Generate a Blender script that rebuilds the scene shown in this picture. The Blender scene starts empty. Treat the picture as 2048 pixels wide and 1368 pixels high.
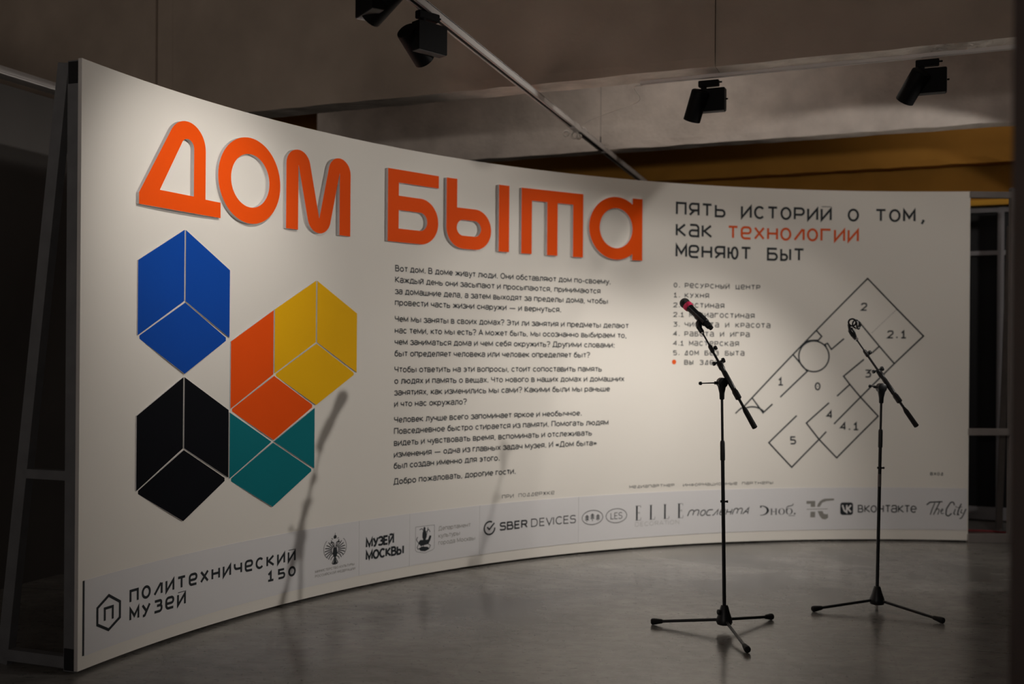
import bpy, bmesh, math, random
import numpy as np
from mathutils import Vector, Matrix
from mathutils.geometry import tessellate_polygon
random.seed(7)
sc = bpy.context.scene
COL = sc.collection
PI = math.pi

# ------------------------------------------------------------------ camera, world, exposure
cam_d = bpy.data.cameras.new('camera'); cam = bpy.data.objects.new('camera', cam_d); COL.objects.link(cam)
cam.matrix_world = Matrix.Translation((0, 0, 1.305)) @ Matrix.Rotation(PI / 2, 4, 'X') @ Matrix.Rotation(.0074, 4, 'Z')
cam_d.sensor_width = 36; cam_d.lens = 2040 / 2048 * 36; cam_d.shift_y = 26.4 / 2048
cam_d.clip_start = .05; cam_d.clip_end = 60
cam_d.dof.use_dof = True; cam_d.dof.focus_distance = 4.65; cam_d.dof.aperture_fstop = 1.5
sc.camera = cam
sc.view_settings.view_transform = 'Standard'; sc.view_settings.look = 'None'
sc.view_settings.gamma = 1; sc.view_settings.use_curve_mapping = False
sc.view_settings.exposure = 0.0
sc.cycles.use_denoising = True
sc.cycles.max_bounces = 8; sc.cycles.diffuse_bounces = 5
sc.cycles.sample_clamp_indirect = 4
w = bpy.data.worlds.new('world'); sc.world = w; w.use_nodes = True
w.node_tree.nodes['Background'].inputs[0].default_value = (.9, .88, 1, 1)
w.node_tree.nodes['Background'].inputs[1].default_value = .042

WARM = (1, .94, .87)
# lamp list: (name key) -> position on track, aim, watts, cone, blend ; used by the spotlight builder below
# room axes: U runs along the ceiling beams (to the right and nearer), P runs away across them
U = Vector((.928, -.3724, 0)); P = Vector((.3724, .928, 0)); N1 = Vector((1.0675, 5.425, 0))
def room(t, p, z=0.): return N1 + U * t + P * p + Vector((0, 0, z))

# unseen fill lights, added to brighten the beams, left wall and window
def fill_light(loc, watts, size=1.2, col=(1, .90, .80), tilt=0.):
    ld = bpy.data.lights.new('fill_light', 'AREA'); ld.shape = 'RECTANGLE'; ld.size = size; ld.size_y = .3; ld.energy = watts; ld.color = col
    lo = bpy.data.objects.new('fill_light', ld); COL.objects.link(lo); lo.matrix_basis = Matrix.Translation(loc) @ Matrix.Rotation(math.radians(tilt), 4, 'X')
for x_, e_ in ((-3.6, 34), (-1.8, 38), (.6, 9)): fill_light((x_, -2.2, 1.9), e_, tilt=148)  # added uplights behind the camera, for the near beam's face
fill_light(room(1.5, 2.9, 3.7), 3.2); fill_light(room(-5.0, 1.4, 3.7), 7); fill_light(room(4.3, 1.05, 3.7), 2); fill_light(room(-.7, .95, 3.8), 7.0)  # added fill in the bays between and behind the beams

# ------------------------------------------------------------------ materials
def mat(name, col, rough=.5, spec=.5, metal=0., noise=None, bump=0., bscale=60, emit=None, coat=0.):
    m = bpy.data.materials.new(name); m.use_nodes = True; nt = m.node_tree; b = nt.nodes['Principled BSDF']
    b.inputs['Base Color'].default_value = (*col, 1); b.inputs['Roughness'].default_value = rough
    b.inputs['Specular IOR Level'].default_value = spec; b.inputs['Metallic'].default_value = metal
    b.inputs['Coat Weight'].default_value = coat
    tc = nt.nodes.new('ShaderNodeTexCoord')
    if noise:
        sc_, amt = noise
        n = nt.nodes.new('ShaderNodeTexNoise'); n.inputs['Scale'].default_value = sc_; n.inputs['Detail'].default_value = 6
        nt.links.new(tc.outputs['Object'], n.inputs['Vector'])
        r = nt.nodes.new('ShaderNodeMapRange'); r.inputs['From Min'].default_value = .3; r.inputs['From Max'].default_value = .7
        r.inputs['To Min'].default_value = 1 - amt; r.inputs['To Max'].default_value = 1 + amt
        nt.links.new(n.outputs['Fac'], r.inputs['Value'])
        v = nt.nodes.new('ShaderNodeVectorMath'); v.operation = 'SCALE'; v.inputs[0].default_value = col
        nt.links.new(r.outputs['Result'], v.inputs['Scale']); nt.links.new(v.outputs['Vector'], b.inputs['Base Color'])
    if bump:
        n2 = nt.nodes.new('ShaderNodeTexNoise'); n2.inputs['Scale'].default_value = bscale; n2.inputs['Detail'].default_value = 5
        nt.links.new(tc.outputs['Object'], n2.inputs['Vector'])
        bp = nt.nodes.new('ShaderNodeBump'); bp.inputs['Strength'].default_value = bump; bp.inputs['Distance'].default_value = .01
        nt.links.new(n2.outputs['Fac'], bp.inputs['Height']); nt.links.new(bp.outputs['Normal'], b.inputs['Normal'])
    if emit:
        b.inputs['Emission Color'].default_value = (*emit[0], 1); b.inputs['Emission Strength'].default_value = emit[1]
    return m

M = dict(
    board=mat('board_white', (.77, .735, .68), .6, .25, noise=(1.5, .012)),
    plate=mat('plate_white', (.70, .69, .70), .45, .35, noise=(3, .01)),
    edge=mat('board_edge', (.55, .52, .5), .6, .3, noise=(8, .05)),
    orange=mat('orange_film', (.88, .088, .002), .62, .10, noise=(4, .02)),
    blue=mat('blue_film', (.002, .065, .40), .62, .10, noise=(4, .02)),
    black=mat('black_film', (.006, .0065, .009), .7, .04, noise=(4, .05)),
    yellow=mat('yellow_film', (.86, .46, .002), .62, .10, noise=(4, .02)),
    teal=mat('teal_film', (.001, .165, .195), .62, .10, noise=(4, .02)),
    foam=mat('letter_side', (.66, .64, .66), .6, .2, noise=(20, .03)),
    ink=mat('black_ink', (.022, .026, .030), .6, .2, noise=(30, .05)),
    ink_orange=mat('orange_ink', (.74, .10, .012), .6, .2, noise=(30, .03)),
    ink_grey=mat('grey_ink', (.25, .24, .22), .6, .2, noise=(30, .05)),
    ink_white=mat('white_ink', (.7, .68, .68), .6, .2, noise=(30, .03)),
    frame=mat('frame_grey', (.14, .14, .145), .6, .3, noise=(12, .1)),
    frame_light=mat('stud_grey', (.20, .18, .17), .6, .3, noise=(8, .1)),
    rubber=mat('rubber', (.012, .012, .013), .7, .3, noise=(40, .1)),
    stand=mat('black_paint', (.010, .011, .013), .38, .45, noise=(60, .1)),
    chrome=mat('chrome', (.75, .75, .74), .2, .5, 1., noise=(40, .03)),
    pink=mat('pink_band', (.95, .045, .15), .45, .4, noise=(60, .05)),
    mesh=mat('mic_grille', (.016, .016, .017), .5, .6, noise=(200, .3), bump=.6, bscale=900),
    lamp=mat('lamp_black', (.0035, .0035, .004), .55, .14, noise=(30, .1)),
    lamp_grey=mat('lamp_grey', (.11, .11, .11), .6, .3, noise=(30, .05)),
    lens=mat('lamp_lens', (.8, .7, .5), .3, .5, emit=((1, .85, .65), 2.0), noise=(30, .02)),
    track=mat('track_white', (.76, .72, .70), .45, .4, noise=(6, .04)),
    slot=mat('track_slot', (.03, .03, .03), .7, .2, noise=(20, .1)),
    cable=mat('white_cable', (.80, .77, .72), .5, .4, noise=(40, .03)),
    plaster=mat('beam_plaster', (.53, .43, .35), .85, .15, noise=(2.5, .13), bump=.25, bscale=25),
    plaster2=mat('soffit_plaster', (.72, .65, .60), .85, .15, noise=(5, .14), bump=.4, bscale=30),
    soffit=mat('soffit_bounce_lit', (.84, .77, .70), .85, .15, noise=(7, .16), bump=.5, bscale=30),  # paler than the beam faces: bounced light put into the colour
    ochre=mat('ochre_paint', (.42, .20, .035), .8, .15, noise=(1.5, .18), bump=.15, bscale=20),
    yellow_trim=mat('yellow_trim', (.75, .38, .03), .6, .3, noise=(6, .06)),
    dark_wall=mat('dark_wall', (.085, .078, .074), .75, .2, noise=(1.2, .15)),
    ceiling=mat('ceiling_paint', (.25, .22, .20), .9, .1, noise=(1.5, .15)),
    brown=mat('brown_wall', (.22, .17, .13), .85, .15, noise=(1.5, .15)),
    mullion=mat('mullion_grey', (.32, .31, .33), .6, .3, noise=(6, .06)),
    glass=mat('dark_glass', (.012, .012, .014), .5, .2, noise=(1, .1)),
    tape=mat('red_tape', (.35, .03, .04), .5, .3, noise=(10, .05)),
)

def floor_material():
    m = bpy.data.materials.new('polished_concrete'); m.use_nodes = True; nt = m.node_tree; L = nt.links
    b = nt.nodes['Principled BSDF']; tc = nt.nodes.new('ShaderNodeTexCoord')
    def noise(scale, detail=8, rough=.6, dist=0., stretch=None):
        n = nt.nodes.new('ShaderNodeTexNoise'); n.inputs['Scale'].default_value = scale; n.inputs['Detail'].default_value = detail
        n.inputs['Roughness'].default_value = rough; n.inputs['Distortion'].default_value = dist
        if stretch:
            mp = nt.nodes.new('ShaderNodeMapping'); mp.inputs['Scale'].default_value = stretch; mp.inputs['Rotation'].default_value = (0, 0, .3)
            L.new(tc.outputs['Object'], mp.inputs['Vector']); L.new(mp.outputs['Vector'], n.inputs['Vector'])
        else: L.new(tc.outputs['Object'], n.inputs['Vector'])
        return n.outputs['Fac']
    def rng(v, a, b_, c, d, clamp=True):
        r = nt.nodes.new('ShaderNodeMapRange'); r.clamp = clamp
        for k, x in zip(('From Min', 'From Max', 'To Min', 'To Max'), (a, b_, c, d)): r.inputs[k].default_value = x
        L.new(v, r.inputs['Value']); return r.outputs['Result']
    def mul(a, c):
        q = nt.nodes.new('ShaderNodeMath'); q.operation = 'MULTIPLY'; L.new(a, q.inputs[0])
        if isinstance(c, float): q.inputs[1].default_value = c
        else: L.new(c, q.inputs[1])
        return q.outputs[0]
    big = rng(noise(1.1, 8, .62, .6), .3, .7, .72, 1.22)
    mid = rng(noise(6, 8, .7, .3, (1, 2.2, 1)), .3, .7, .78, 1.16)
    # dark flecks and short scrape marks
    fl = rng(noise(16, 3, .5, 0, (1, 3.0, 1)), .635, .66, 1., .55)
    sp = rng(noise(38, 2, .5), .66, .69, 1., .5)
    # thin wandering cracks
    vo = nt.nodes.new('ShaderNodeTexVoronoi'); vo.feature = 'DISTANCE_TO_EDGE'; vo.inputs['Scale'].default_value = .55
    wn = nt.nodes.new('ShaderNodeTexNoise'); wn.inputs['Scale'].default_value = 2.2; wn.inputs['Detail'].default_value = 5
    L.new(tc.outputs['Object'], wn.inputs['Vector'])
    mx = nt.nodes.new('ShaderNodeMix'); mx.data_type = 'VECTOR'; mx.inputs[0].default_value = .16
    L.new(tc.outputs['Object'], mx.inputs[4]); L.new(wn.outputs['Color'], mx.inputs[5]); L.new(mx.outputs[1], vo.inputs['Vector'])
    cr = rng(vo.outputs['Distance'], .0006, .0030, .90, 1.)
    # two long joint lines across the slab
    sx = nt.nodes.new('ShaderNodeSeparateXYZ'); L.new(mx.outputs[1], sx.inputs[0])
    sx0 = nt.nodes.new('ShaderNodeSeparateXYZ'); L.new(tc.outputs['Object'], sx0.inputs[0])
    tot = mul(mul(mul(mul(big, big), mid), mul(fl, sp)), cr)
    for (x0, y0, x1, y1, wd) in ((-1.033, 5.265, .646, 4.879, .006), (-.151, 6.191, .788, 5.755, .006)):
        nx, ny = -(y1 - y0), (x1 - x0); q = math.hypot(nx, ny); nx /= q; ny /= q; d = -(nx * x0 + ny * y0)
        a = nt.nodes.new('ShaderNodeMath'); a.operation = 'MULTIPLY_ADD'; a.inputs[1].default_value = nx; a.inputs[2].default_value = d; L.new(sx0.outputs[0], a.inputs[0])
        c = nt.nodes.new('ShaderNodeMath'); c.operation = 'MULTIPLY_ADD'; c.inputs[1].default_value = ny; L.new(sx0.outputs[1], c.inputs[0]); L.new(a.outputs[0], c.inputs[2])
        wob = rng(wn.outputs['Fac'], 0, 1, -.02, .02, False)
        e = nt.nodes.new('ShaderNodeMath'); e.operation = 'ADD'; L.new(c.outputs[0], e.inputs[0]); L.new(wob, e.inputs[1])
        g = nt.nodes.new('ShaderNodeMath'); g.operation = 'ABSOLUTE'; L.new(e.outputs[0], g.inputs[0])
        tot = mul(tot, rng(g.outputs[0], wd * .4, wd * 1.2, .50, 1.))
    v = nt.nodes.new('ShaderNodeVectorMath'); v.operation = 'SCALE'; v.inputs[0].default_value = (.195, .186, .172)
    L.new(tot, v.inputs['Scale']); L.new(v.outputs['Vector'], b.inputs['Base Color'])
    rr = rng(noise(1.6, 1, .4), .3, .7, .19, .27); L.new(rr, b.inputs['Roughness'])
    b.inputs['Specular IOR Level'].default_value = .9
    bp = nt.nodes.new('ShaderNodeBump'); bp.inputs['Strength'].default_value = .06; bp.inputs['Distance'].default_value = .01
    L.new(noise(5, 8, .6), bp.inputs['Height']); L.new(bp.outputs['Normal'], b.inputs['Normal'])
    return m
M['floor'] = floor_material()

# ------------------------------------------------------------------ helpers
def link(name, bm, mats, parent=None, smooth=False, label=None):
    me = bpy.data.meshes.new(name); bmesh.ops.recalc_face_normals(bm, faces=bm.faces[:]) if smooth is not None else None
    bm.to_mesh(me); bm.free()
    for m in (mats if isinstance(mats, (list, tuple)) else [mats]): me.materials.append(M[m] if isinstance(m, str) else m)
    if smooth:
        for p in me.polygons: p.use_smooth = True
        try: me.set_sharp_from_angle(angle=.7)
        except Exception: pass
    o = bpy.data.objects.new(name, me); COL.objects.link(o)
    if parent:
        o.parent = parent
        if parent.type == 'EMPTY': o.matrix_parent_inverse = Matrix.Translation(-parent.location)
    if label: o['label'] = label
    return o
def root(name, loc, label, cat, group=None, kind=None):
    o = bpy.data.objects.new(name, None); o.empty_display_size = .1; COL.objects.link(o); o.location = loc
    if label: o['label'] = label
    if cat: o['category'] = cat
    if group: o['group'] = group
    if kind: o['kind'] = kind
    return o
def box(bm, c, ex, ey, ez, hx, hy, hz):
    c = Vector(c); ex, ey, ez = Vector(ex), Vector(ey), Vector(ez)
    vs = [bm.verts.new(c + ex * hx * i + ey * hy * j + ez * hz * k) for i in (-1, 1) for j in (-1, 1) for k in (-1, 1)]
    for f in ((0, 1, 3, 2), (4, 6, 7, 5), (0, 4, 5, 1), (2, 3, 7, 6), (0, 2, 6, 4), (1, 5, 7, 3)): bm.faces.new([vs[i] for i in f])
def bev(bm, w_=.003, seg=2):
    bmesh.ops.bevel(bm, geom=bm.edges[:], offset=w_, segments=seg, affect='EDGES', clamp_overlap=True)
def frame_of(d):
    d = Vector(d).normalized(); a = Vector((0, 0, 1)) if abs(d.z) < .95 else Vector((1, 0, 0))
    x = a.cross(d).normalized(); return x, d.cross(x).normalized(), d
def lathe(bm, p0, d, prof, seg=20, cap=True):
    """profile [(distance along d, radius)] around the axis"""
    x, y, d = frame_of(d); p0 = Vector(p0); rings = []
    for (t, r) in prof:
        if r < 1e-6: rings.append([bm.verts.new(p0 + d * t)])
        else: rings.append([bm.verts.new(p0 + d * t + (x * math.cos(2 * PI * k / seg) + y * math.sin(2 * PI * k / seg)) * r) for k in range(seg)])
    for a, b in zip(rings, rings[1:]):
        for k in range(seg):
            q = [a[k % len(a)], a[(k + 1) % len(a)], b[(k + 1) % len(b)], b[k % len(b)]]
            u = []
            for v in q:
                if v not in u: u.append(v)
            if len(u) > 2: bm.faces.new(u)
    if cap:
        for r in (rings[0], rings[-1]):
            if len(r) > 2: bm.faces.new(r)
def tube(bm, pts, r, seg=10):
    pts = [Vector(p) for p in pts]; n = len(pts); rings = []; prev = None
    for i, p in enumerate(pts):
        d = (pts[min(i + 1, n - 1)] - pts[max(i - 1, 0)]).normalized()
        if prev is None: x, y, _ = frame_of(d)
        else:
            x = (prev - d * prev.dot(d)).normalized(); y = d.cross(x)
        prev = x
        rr = r[i] if isinstance(r, (list, tuple)) else r
        rings.append([bm.verts.new(p + (x * math.cos(2 * PI * k / seg) + y * math.sin(2 * PI * k / seg)) * rr) for k in range(seg)])
    for a, b in zip(rings, rings[1:]):
        for k in range(seg): bm.faces.new((a[k], a[(k + 1) % seg], b[(k + 1) % seg], b[k]))
    bm.faces.new(rings[0]); bm.faces.new(rings[-1])
def spline(pts, n=8):
    pts = [Vector(p) for p in pts]; out = []
    for i in range(len(pts) - 1):
        a, b = pts[max(i - 1, 0)], pts[i]; c, d = pts[i + 1], pts[min(i + 2, len(pts) - 1)]
        for k in range(n):
            t = k / n
            out.append(.5 * ((2 * b) + (c - a) * t + (2 * a - 5 * b + 4 * c - d) * t * t + (-a + 3 * b - 3 * c + d) * t ** 3))
    return out + [pts[-1]]
Z3 = Vector((0, 0, 1))

# ------------------------------------------------------------------ room shell (structure)
def struct(name, bm, m, label=None, parent=None):
    o = link(name, bm, m, parent)
    if parent is None: o['kind'] = 'structure'
    return o
bm = bmesh.new(); box(bm, (0.5, 3.5, -.05), U, P, Z3, 9, 10, .05); struct('floor', bm, 'floor')
bm = bmesh.new(); box(bm, room(-.5, 0, 3.95), U, P, Z3, 8, 8, .05); struct('ceiling', bm, 'ceiling')
bm = bmesh.new(); box(bm, room(0, 6.6, 1.95), U, P, Z3, 7.5, .08, 1.95); struct('wall_back', bm, 'ochre')
bm = bmesh.new(); box(bm, room(-6.3, 0, 1.95), U, P, Z3, .08, 7, 1.95); struct('wall_left', bm, 'brown')
# dark partition wall beside the panel's left end, with its pale cap rail
bm = bmesh.new(); box(bm, room(-3.70, -1.0, 1.385), U, P, Z3, .05, 3.6, 1.385); struct('wall_side', bm, 'dark_wall')
bm = bmesh.new(); box(bm, room(-3.66, -1.0, 2.835), U, P, Z3, .055, 3.6, .022); bev(bm, .008); struct('trim_1', bm, 'track')
# near dark partition at the right edge of the view
bm = bmesh.new(); box(bm, (1.150, 1.60, 1.5), (1, 0, 0), (0, 1, 0), Z3, .345, .05, 1.5); bev(bm, .004); struct('wall_right', bm, mat('near_wall', (.085, .066, .060), .7, .2, noise=(3, .1)))

def beam(segs, p0, thick, z0, z1, mface, mbot, label):
    r = root('ceiling_beam', room(0, p0, z0), None, None, kind='structure')
    for (t0, t1, dp) in segs:
        bm = bmesh.new(); nx = max(2, int((t1 - t0) / .12)); rnd = random.Random(int(t0 * 100) + 7)
        # cross-section swept along U, with slightly uneven lower arrises
        rows = []
        for i in range(nx + 1):
            t = t0 + (t1 - t0) * i / nx; j = lambda a: rnd.uniform(-a, a)
            rows.append([bm.verts.new(room(t, p0 + dp, z1)), bm.verts.new(room(t, p0 + dp + j(.001), z0 + .05)), bm.verts.new(room(t, p0 + dp + .004 + j(.004), z0 + j(.004))),
                         bm.verts.new(room(t, p0 + thick + dp + j(.005), z0 + j(.003))), bm.verts.new(room(t, p0 + thick + dp, z0 + .05)), bm.verts.new(room(t, p0 + thick + dp, z1))])
        for a, b in zip(rows, rows[1:]):
            for k in range(6):
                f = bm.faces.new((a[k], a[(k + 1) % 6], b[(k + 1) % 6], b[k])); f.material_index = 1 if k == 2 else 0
        bm.faces.new(rows[0]); bm.faces.new(rows[-1])
        link('beam_segment', bm, [mface, mbot], r)
    return r
beam([(-7.5, -3.735, 0), (-3.725, -3.60, .012), (-3.59, -.0015, 0), (.0015, 4.3, .010)], 0, .19, 2.85, 3.92, 'plaster', 'soffit', '')
beam([(-3.71, 5.2, 0)], 1.93, .145, 2.85, 3.92, 'plaster2', 'soffit', '')
beam([(-6.0, 5.6, 0)], 3.40, .12, 2.85, 3.92, 'ochre', 'ochre', '')
# ochre lintel over the glazed screen, and the screen
bm = bmesh.new(); box(bm, room(0, 3.62, 2.72), U, P, Z3, 5.8, .04, .14); struct('trim_2', bm, 'ochre')
win = root('window_1', room(1.5, 3.62, 0), None, None, kind='structure')
bm = bmesh.new(); box(bm, room(0, 3.60, 2.555), U, P, Z3, 5.8, .06, .022); link('lintel_strip', bm, 'yellow_trim', win)
bm = bmesh.new(); box(bm, room(0, 3.66, 1.27), U, P, Z3, 5.8, .008, 1.265); link('window_pane', bm, 'glass', win)
TM = 1.615   # mullion seen to the right of the panel
for k in range(-4, 4):
    t = TM + k * .62
    bm = bmesh.new(); box(bm, room(t, 3.62, 1.26), U, P, Z3, .024, .025, 1.26); bev(bm, .003); link('mullion', bm, 'mullion', win)
for z in (2.155, .06, 2.50):
    bm = bmesh.new(); box(bm, room(0, 3.62, z), U, P, Z3, 5.8, .022, .018 if z > 1 else .05); bev(bm, .003); link('transom', bm, 'mullion', win)
# wall closing the corridor end (far right)
bm = bmesh.new(); box(bm, room(5.6, 1.5, 1.95), U, P, Z3, .08, 6, 1.95); struct('wall_end', bm, 'brown')

# ------------------------------------------------------------------ the curved panel: plan curve and mapping
PC = np.array([2.69988583, 2.5472309]); CR = [-0.05270439, 0.02206778, 0.01219522, 4.71701247]
_t = np.linspace(2.819616638909077, 1.433919269332451, 4001)
_R = np.polyval(CR, _t - 2); _Q = np.c_[PC[0] + _R * np.cos(_t), PC[1] + _R * np.sin(_t)]
_d = np.gradient(_Q, axis=0); _d /= np.hypot(*_d.T)[:, None]; _n = np.c_[_d[:, 1], -_d[:, 0]]
if _n[2000] @ (-_Q[2000]) < 0: _n = -_n
_S = np.r_[0, np.cumsum(np.hypot(*np.diff(_Q, axis=0).T))]
def on(s, v, off=0.):
    """point at arc length s, height v, off metres in front of the panel face"""
    i = min(max(np.interp(s, _S, np.arange(4001)), 0), 3999.999); a = int(i); f = i - a
    q = _Q[a] * (1 - f) + _Q[a + 1] * f; n = _n[a] * (1 - f) + _n[a + 1] * f
    return Vector((q[0] + n[0] * off, q[1] + n[1] * off, v))
def nrm(s):
    a = int(np.interp(s, _S, np.arange(4001))); return Vector((_n[a][0], _n[a][1], 0))
S0, S1, HT, HB = .083, 6.440, 2.492, .014
panel = root('exhibition_wall', on(3.2, 0), 'long curved white exhibition wall with orange letters, coloured hexagons and printed text', 'exhibition wall')
bm = bmesh.new(); K = 260; rows = []
for i in range(K + 1):
    s = S0 + (S1 - S0) * i / K
    rows.append([bm.verts.new(on(s, HB, 0)), bm.verts.new(on(s, HT, 0)), bm.verts.new(on(s, HT, -.018)), bm.verts.new(on(s, HB, -.018))])
for a, b in zip(rows, rows[1:]):
    for k in range(4):
        f = bm.faces.new((a[k], a[(k + 1) % 4], b[(k + 1) % 4], b[k])); f.material_index = 0 if k == 0 else 1
for r in (rows[0], rows[-1]): f = bm.faces.new(r); f.material_index = 1
link('board', bm, ['board', 'edge'], panel)

# triangular support frames behind the board
for i, s in enumerate((S0 + .03, 1.65, 3.25, 4.85, S1 - .03)):
    b0 = on(s, 0, -.018); n = -nrm(s); t_ = Vector((-n.y, n.x, 0))
    w2 = .022
    fr = bpy.data.objects.new('support_frame', None); COL.objects.link(fr); fr.parent = panel; fr.empty_display_size = .1
    fr.matrix_parent_inverse = Matrix.Translation(-panel.location); fr.location = b0
    def part(nm, c, ez, hx, hy, hz, m='frame'):
        bm = bmesh.new(); ez = Vector(ez).normalized(); ex = t_; ey = ez.cross(ex)
        box(bm, c, ex, ey, ez, hx, hy, hz); bev(bm, .002, 1)
        me = bpy.data.meshes.new(nm); bmesh.ops.recalc_face_normals(bm, faces=bm.faces[:]); bm.to_mesh(me); bm.free(); me.materials.append(M[m])
        o = bpy.data.objects.new(nm, me); COL.objects.link(o); o.parent = fr; o.matrix_parent_inverse = Matrix.Translation(-b0)
    part('post', b0 + n * .032 + Z3 * 1.2475, Z3, w2, .030, 1.2425)
    part('end_block', b0 + n * .032 + Z3 * 2.44, Z3, w2 + .002, .026, .045, 'rubber')
    part('end_block', b0 + n * .032 + Z3 * .055, Z3, w2 + .002, .026, .045, 'rubber')
    A = b0 + n * .085 + Z3 * 2.485; Bq = b0 + n * .385 + Z3 * .0
    part('brace', (A + Bq) / 2, A - Bq, w2, .028, (A - Bq).length / 2)
    part('crossbar', b0 + n * .175 + Z3 * .80, n, w2, .020, .115)
    part('base_rail', b0 + n * .22 + Z3 * .040, n, w2, .024, .165)

# ------------------------------------------------------------------ shapes on the panel
def flat_poly(bm, rings, off, depth=0., mi=0, ms=1, rigid=False):
    """polygon with holes in (s, v); extruded from off to off-depth when depth > 0; rigid pieces stay flat"""
    on = globals()['on']
    if rigid:
        xs = [p[0] for p in rings[0]]; sc_ = (min(xs) + max(xs)) / 2; o_ = globals()['on'](sc_, 0, 0); n_ = nrm(sc_); t_ = Vector((-n_.y, n_.x, 0))
        if t_.dot(globals()['on'](sc_ + .1, 0) - o_) < 0: t_ = -t_
        on = lambda s, v, off=0.: o_ + t_ * (s - sc_) + n_ * off + Vector((0, 0, v))
    vs = [[bm.verts.new(on(s, v, off)) for s, v in r] for r in rings]
    flat = [v for r in vs for v in r]
    for t in tessellate_polygon([[Vector((s, v, 0)) for s, v in r] for r in rings]):
        try: f = bm.faces.new([flat[i] for i in t]); f.material_index = mi
        except ValueError: pass
    if depth:
        for r, q in zip(rings, vs):
            lo = [bm.verts.new(on(s, v, off - depth)) for s, v in r]
            for k in range(len(r)):
                f = bm.faces.new((q[k], q[(k + 1) % len(r)], lo[(k + 1) % len(r)], lo[k])); f.material_index = ms
def arc(cx, cy, rx, ry, a0, a1, n=24):
    return [(cx + rx * math.cos(math.radians(a0 + (a1 - a0) * i / n)), cy + ry * math.sin(math.radians(a0 + (a1 - a0) * i / n))) for i in range(n + 1)]
def fillet(pts, closed=False, n=6):
    out = []; N = len(pts)
    for i, p in enumerate(pts):
        r = p[2] if len(p) > 2 else 0
        if r <= 0 or (not closed and i in (0, N - 1)): out.append((p[0], p[1])); continue
        a = Vector(pts[i - 1][:2]); b = Vector(p[:2]); c = Vector(pts[(i + 1) % N][:2])
        u = (a - b); v = (c - b)
        if u.length < 1e-9 or v.length < 1e-9: out.append((p[0], p[1])); continue
        ang = u.angle(v)
        if ang > PI - .05: out.append((p[0], p[1])); continue
        d = r / math.tan(ang / 2); m_ = min(u.length, v.length) * (.5 if N > 2 else 1)
        lim = min(u.length * (1 if (i == 1 and not closed) else .5), v.length * (1 if (i == N - 2 and not closed) else .5))
        if d > lim: d = lim; r = d * math.tan(ang / 2)
        u.normalize(); v.normalize(); cc = b + (u + v).normalized() * (r / math.sin(ang / 2))
        p0 = b + u * d - cc; p1 = b + v * d - cc; a0 = math.atan2(p0.y, p0.x); da = math.atan2(p1.y, p1.x) - a0
        while da > PI: da -= 2 * PI
        while da < -PI: da += 2 * PI
        for k in range(n + 1): out.append((cc.x + r * math.cos(a0 + da * k / n), cc.y + r * math.sin(a0 + da * k / n)))
    return out
def ribbon_sides(pts, w_, closed=False):
    pts = [p for i, p in enumerate(pts) if i == 0 or math.hypot(p[0] - pts[i - 1][0], p[1] - pts[i - 1][1]) > 1e-6]
    if closed and math.hypot(pts[0][0] - pts[-1][0], pts[0][1] - pts[-1][1]) < 1e-6: pts = pts[:-1]
    N = len(pts); L, R = [], []
    for i in range(N):
        b = Vector(pts[i]); a = Vector(pts[i - 1]) if (i > 0 or closed) else None; c = Vector(pts[(i + 1) % N]) if (i < N - 1 or closed) else None
        d1 = (b - a).normalized() if a else None; d2 = (c - b).normalized() if c else None
        if d1 is None: d1 = d2
        if d2 is None: d2 = d1
        n1 = Vector((-d1.y, d1.x)); n2 = Vector((-d2.y, d2.x)); m = n1 + n2
        if m.length < .35: m = n1; k = 1
        else: m.normalize(); k = min(1 / max(m.dot(n1), .3), 2.6)
        L.append(b + m * w_ / 2 * k); R.append(b - m * w_ / 2 * k)
    return L, R
def ribbon(bm, pts, w_, off, closed=False, mi=0, sub=.05):
    q = [pts[0]]
    for p in pts[1:] + ([pts[0]] if closed else []):
        d = math.hypot(p[0] - q[-1][0], p[1] - q[-1][1]); k = int(d / sub)
        a = q[-1]
        for j in range(1, k + 1): q.append((a[0] + (p[0] - a[0]) * j / (k + 1), a[1] + (p[1] - a[1]) * j / (k + 1)))
        q.append(p)
    if closed: q = q[:-1]
    if len(q) < 2: return
    L, R = ribbon_sides(q, w_, closed); N = len(L)
    vl = [bm.verts.new(on(p.x, p.y, off)) for p in L]; vr = [bm.verts.new(on(p.x, p.y, off)) for p in R]
    for i in range(N if closed else N - 1):
        f = bm.faces.new((vl[i], vl[(i + 1) % N], vr[(i + 1) % N], vr[i])); f.material_index = mi

# raised orange letters -------------------------------------------------
LB, LT, LO = 1.948, 2.363, .023
def letter(rings, label):
    bm = bmesh.new(); flat_poly(bm, rings, LO, LO + .001, rigid=True); link('letter', bm, ['orange', 'foam'], panel, smooth=None, label=label)
def ap(cx, cy, r, a0, a1): return arc(cx, cy, r, r, a0, a1, 22)
letter([[(.402, LB), (.909, LB), (.909, 2.022), (.807, 2.022)] + ap(.689, 2.245, .118, 0, 147) + [(.402, 1.998)],
        [(.522, 2.026), (.731, 2.026)] + ap(.691, 2.243, .040, 0, 147)], 'orange letter with a rounded peak, leftmost of the title')
letter([arc(1.097, 2.154, .206, .211, 0, 360, 64)[:-1], arc(1.099, 2.154, .127, .131, 0, 360, 56)[:-1]], 'round orange ring letter, second of the title')
mp = [(1.386, LB)] + arc(1.4265, 2.283, .0405, .0405, 180, 14, 14) + arc(1.5705, 2.0245, .0407, .0407, 194, 346, 14) + arc(1.7145, 2.283, .0405, .0405, 166, 0, 14) + [(1.755, LB)]
mL, mR = ribbon_sides(mp, .080)
letter([[(p.x, p.y) for p in mL] + [(p.x, p.y) for p in reversed(mR)]], 'orange letter of two round arches, third of the title')
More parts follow.
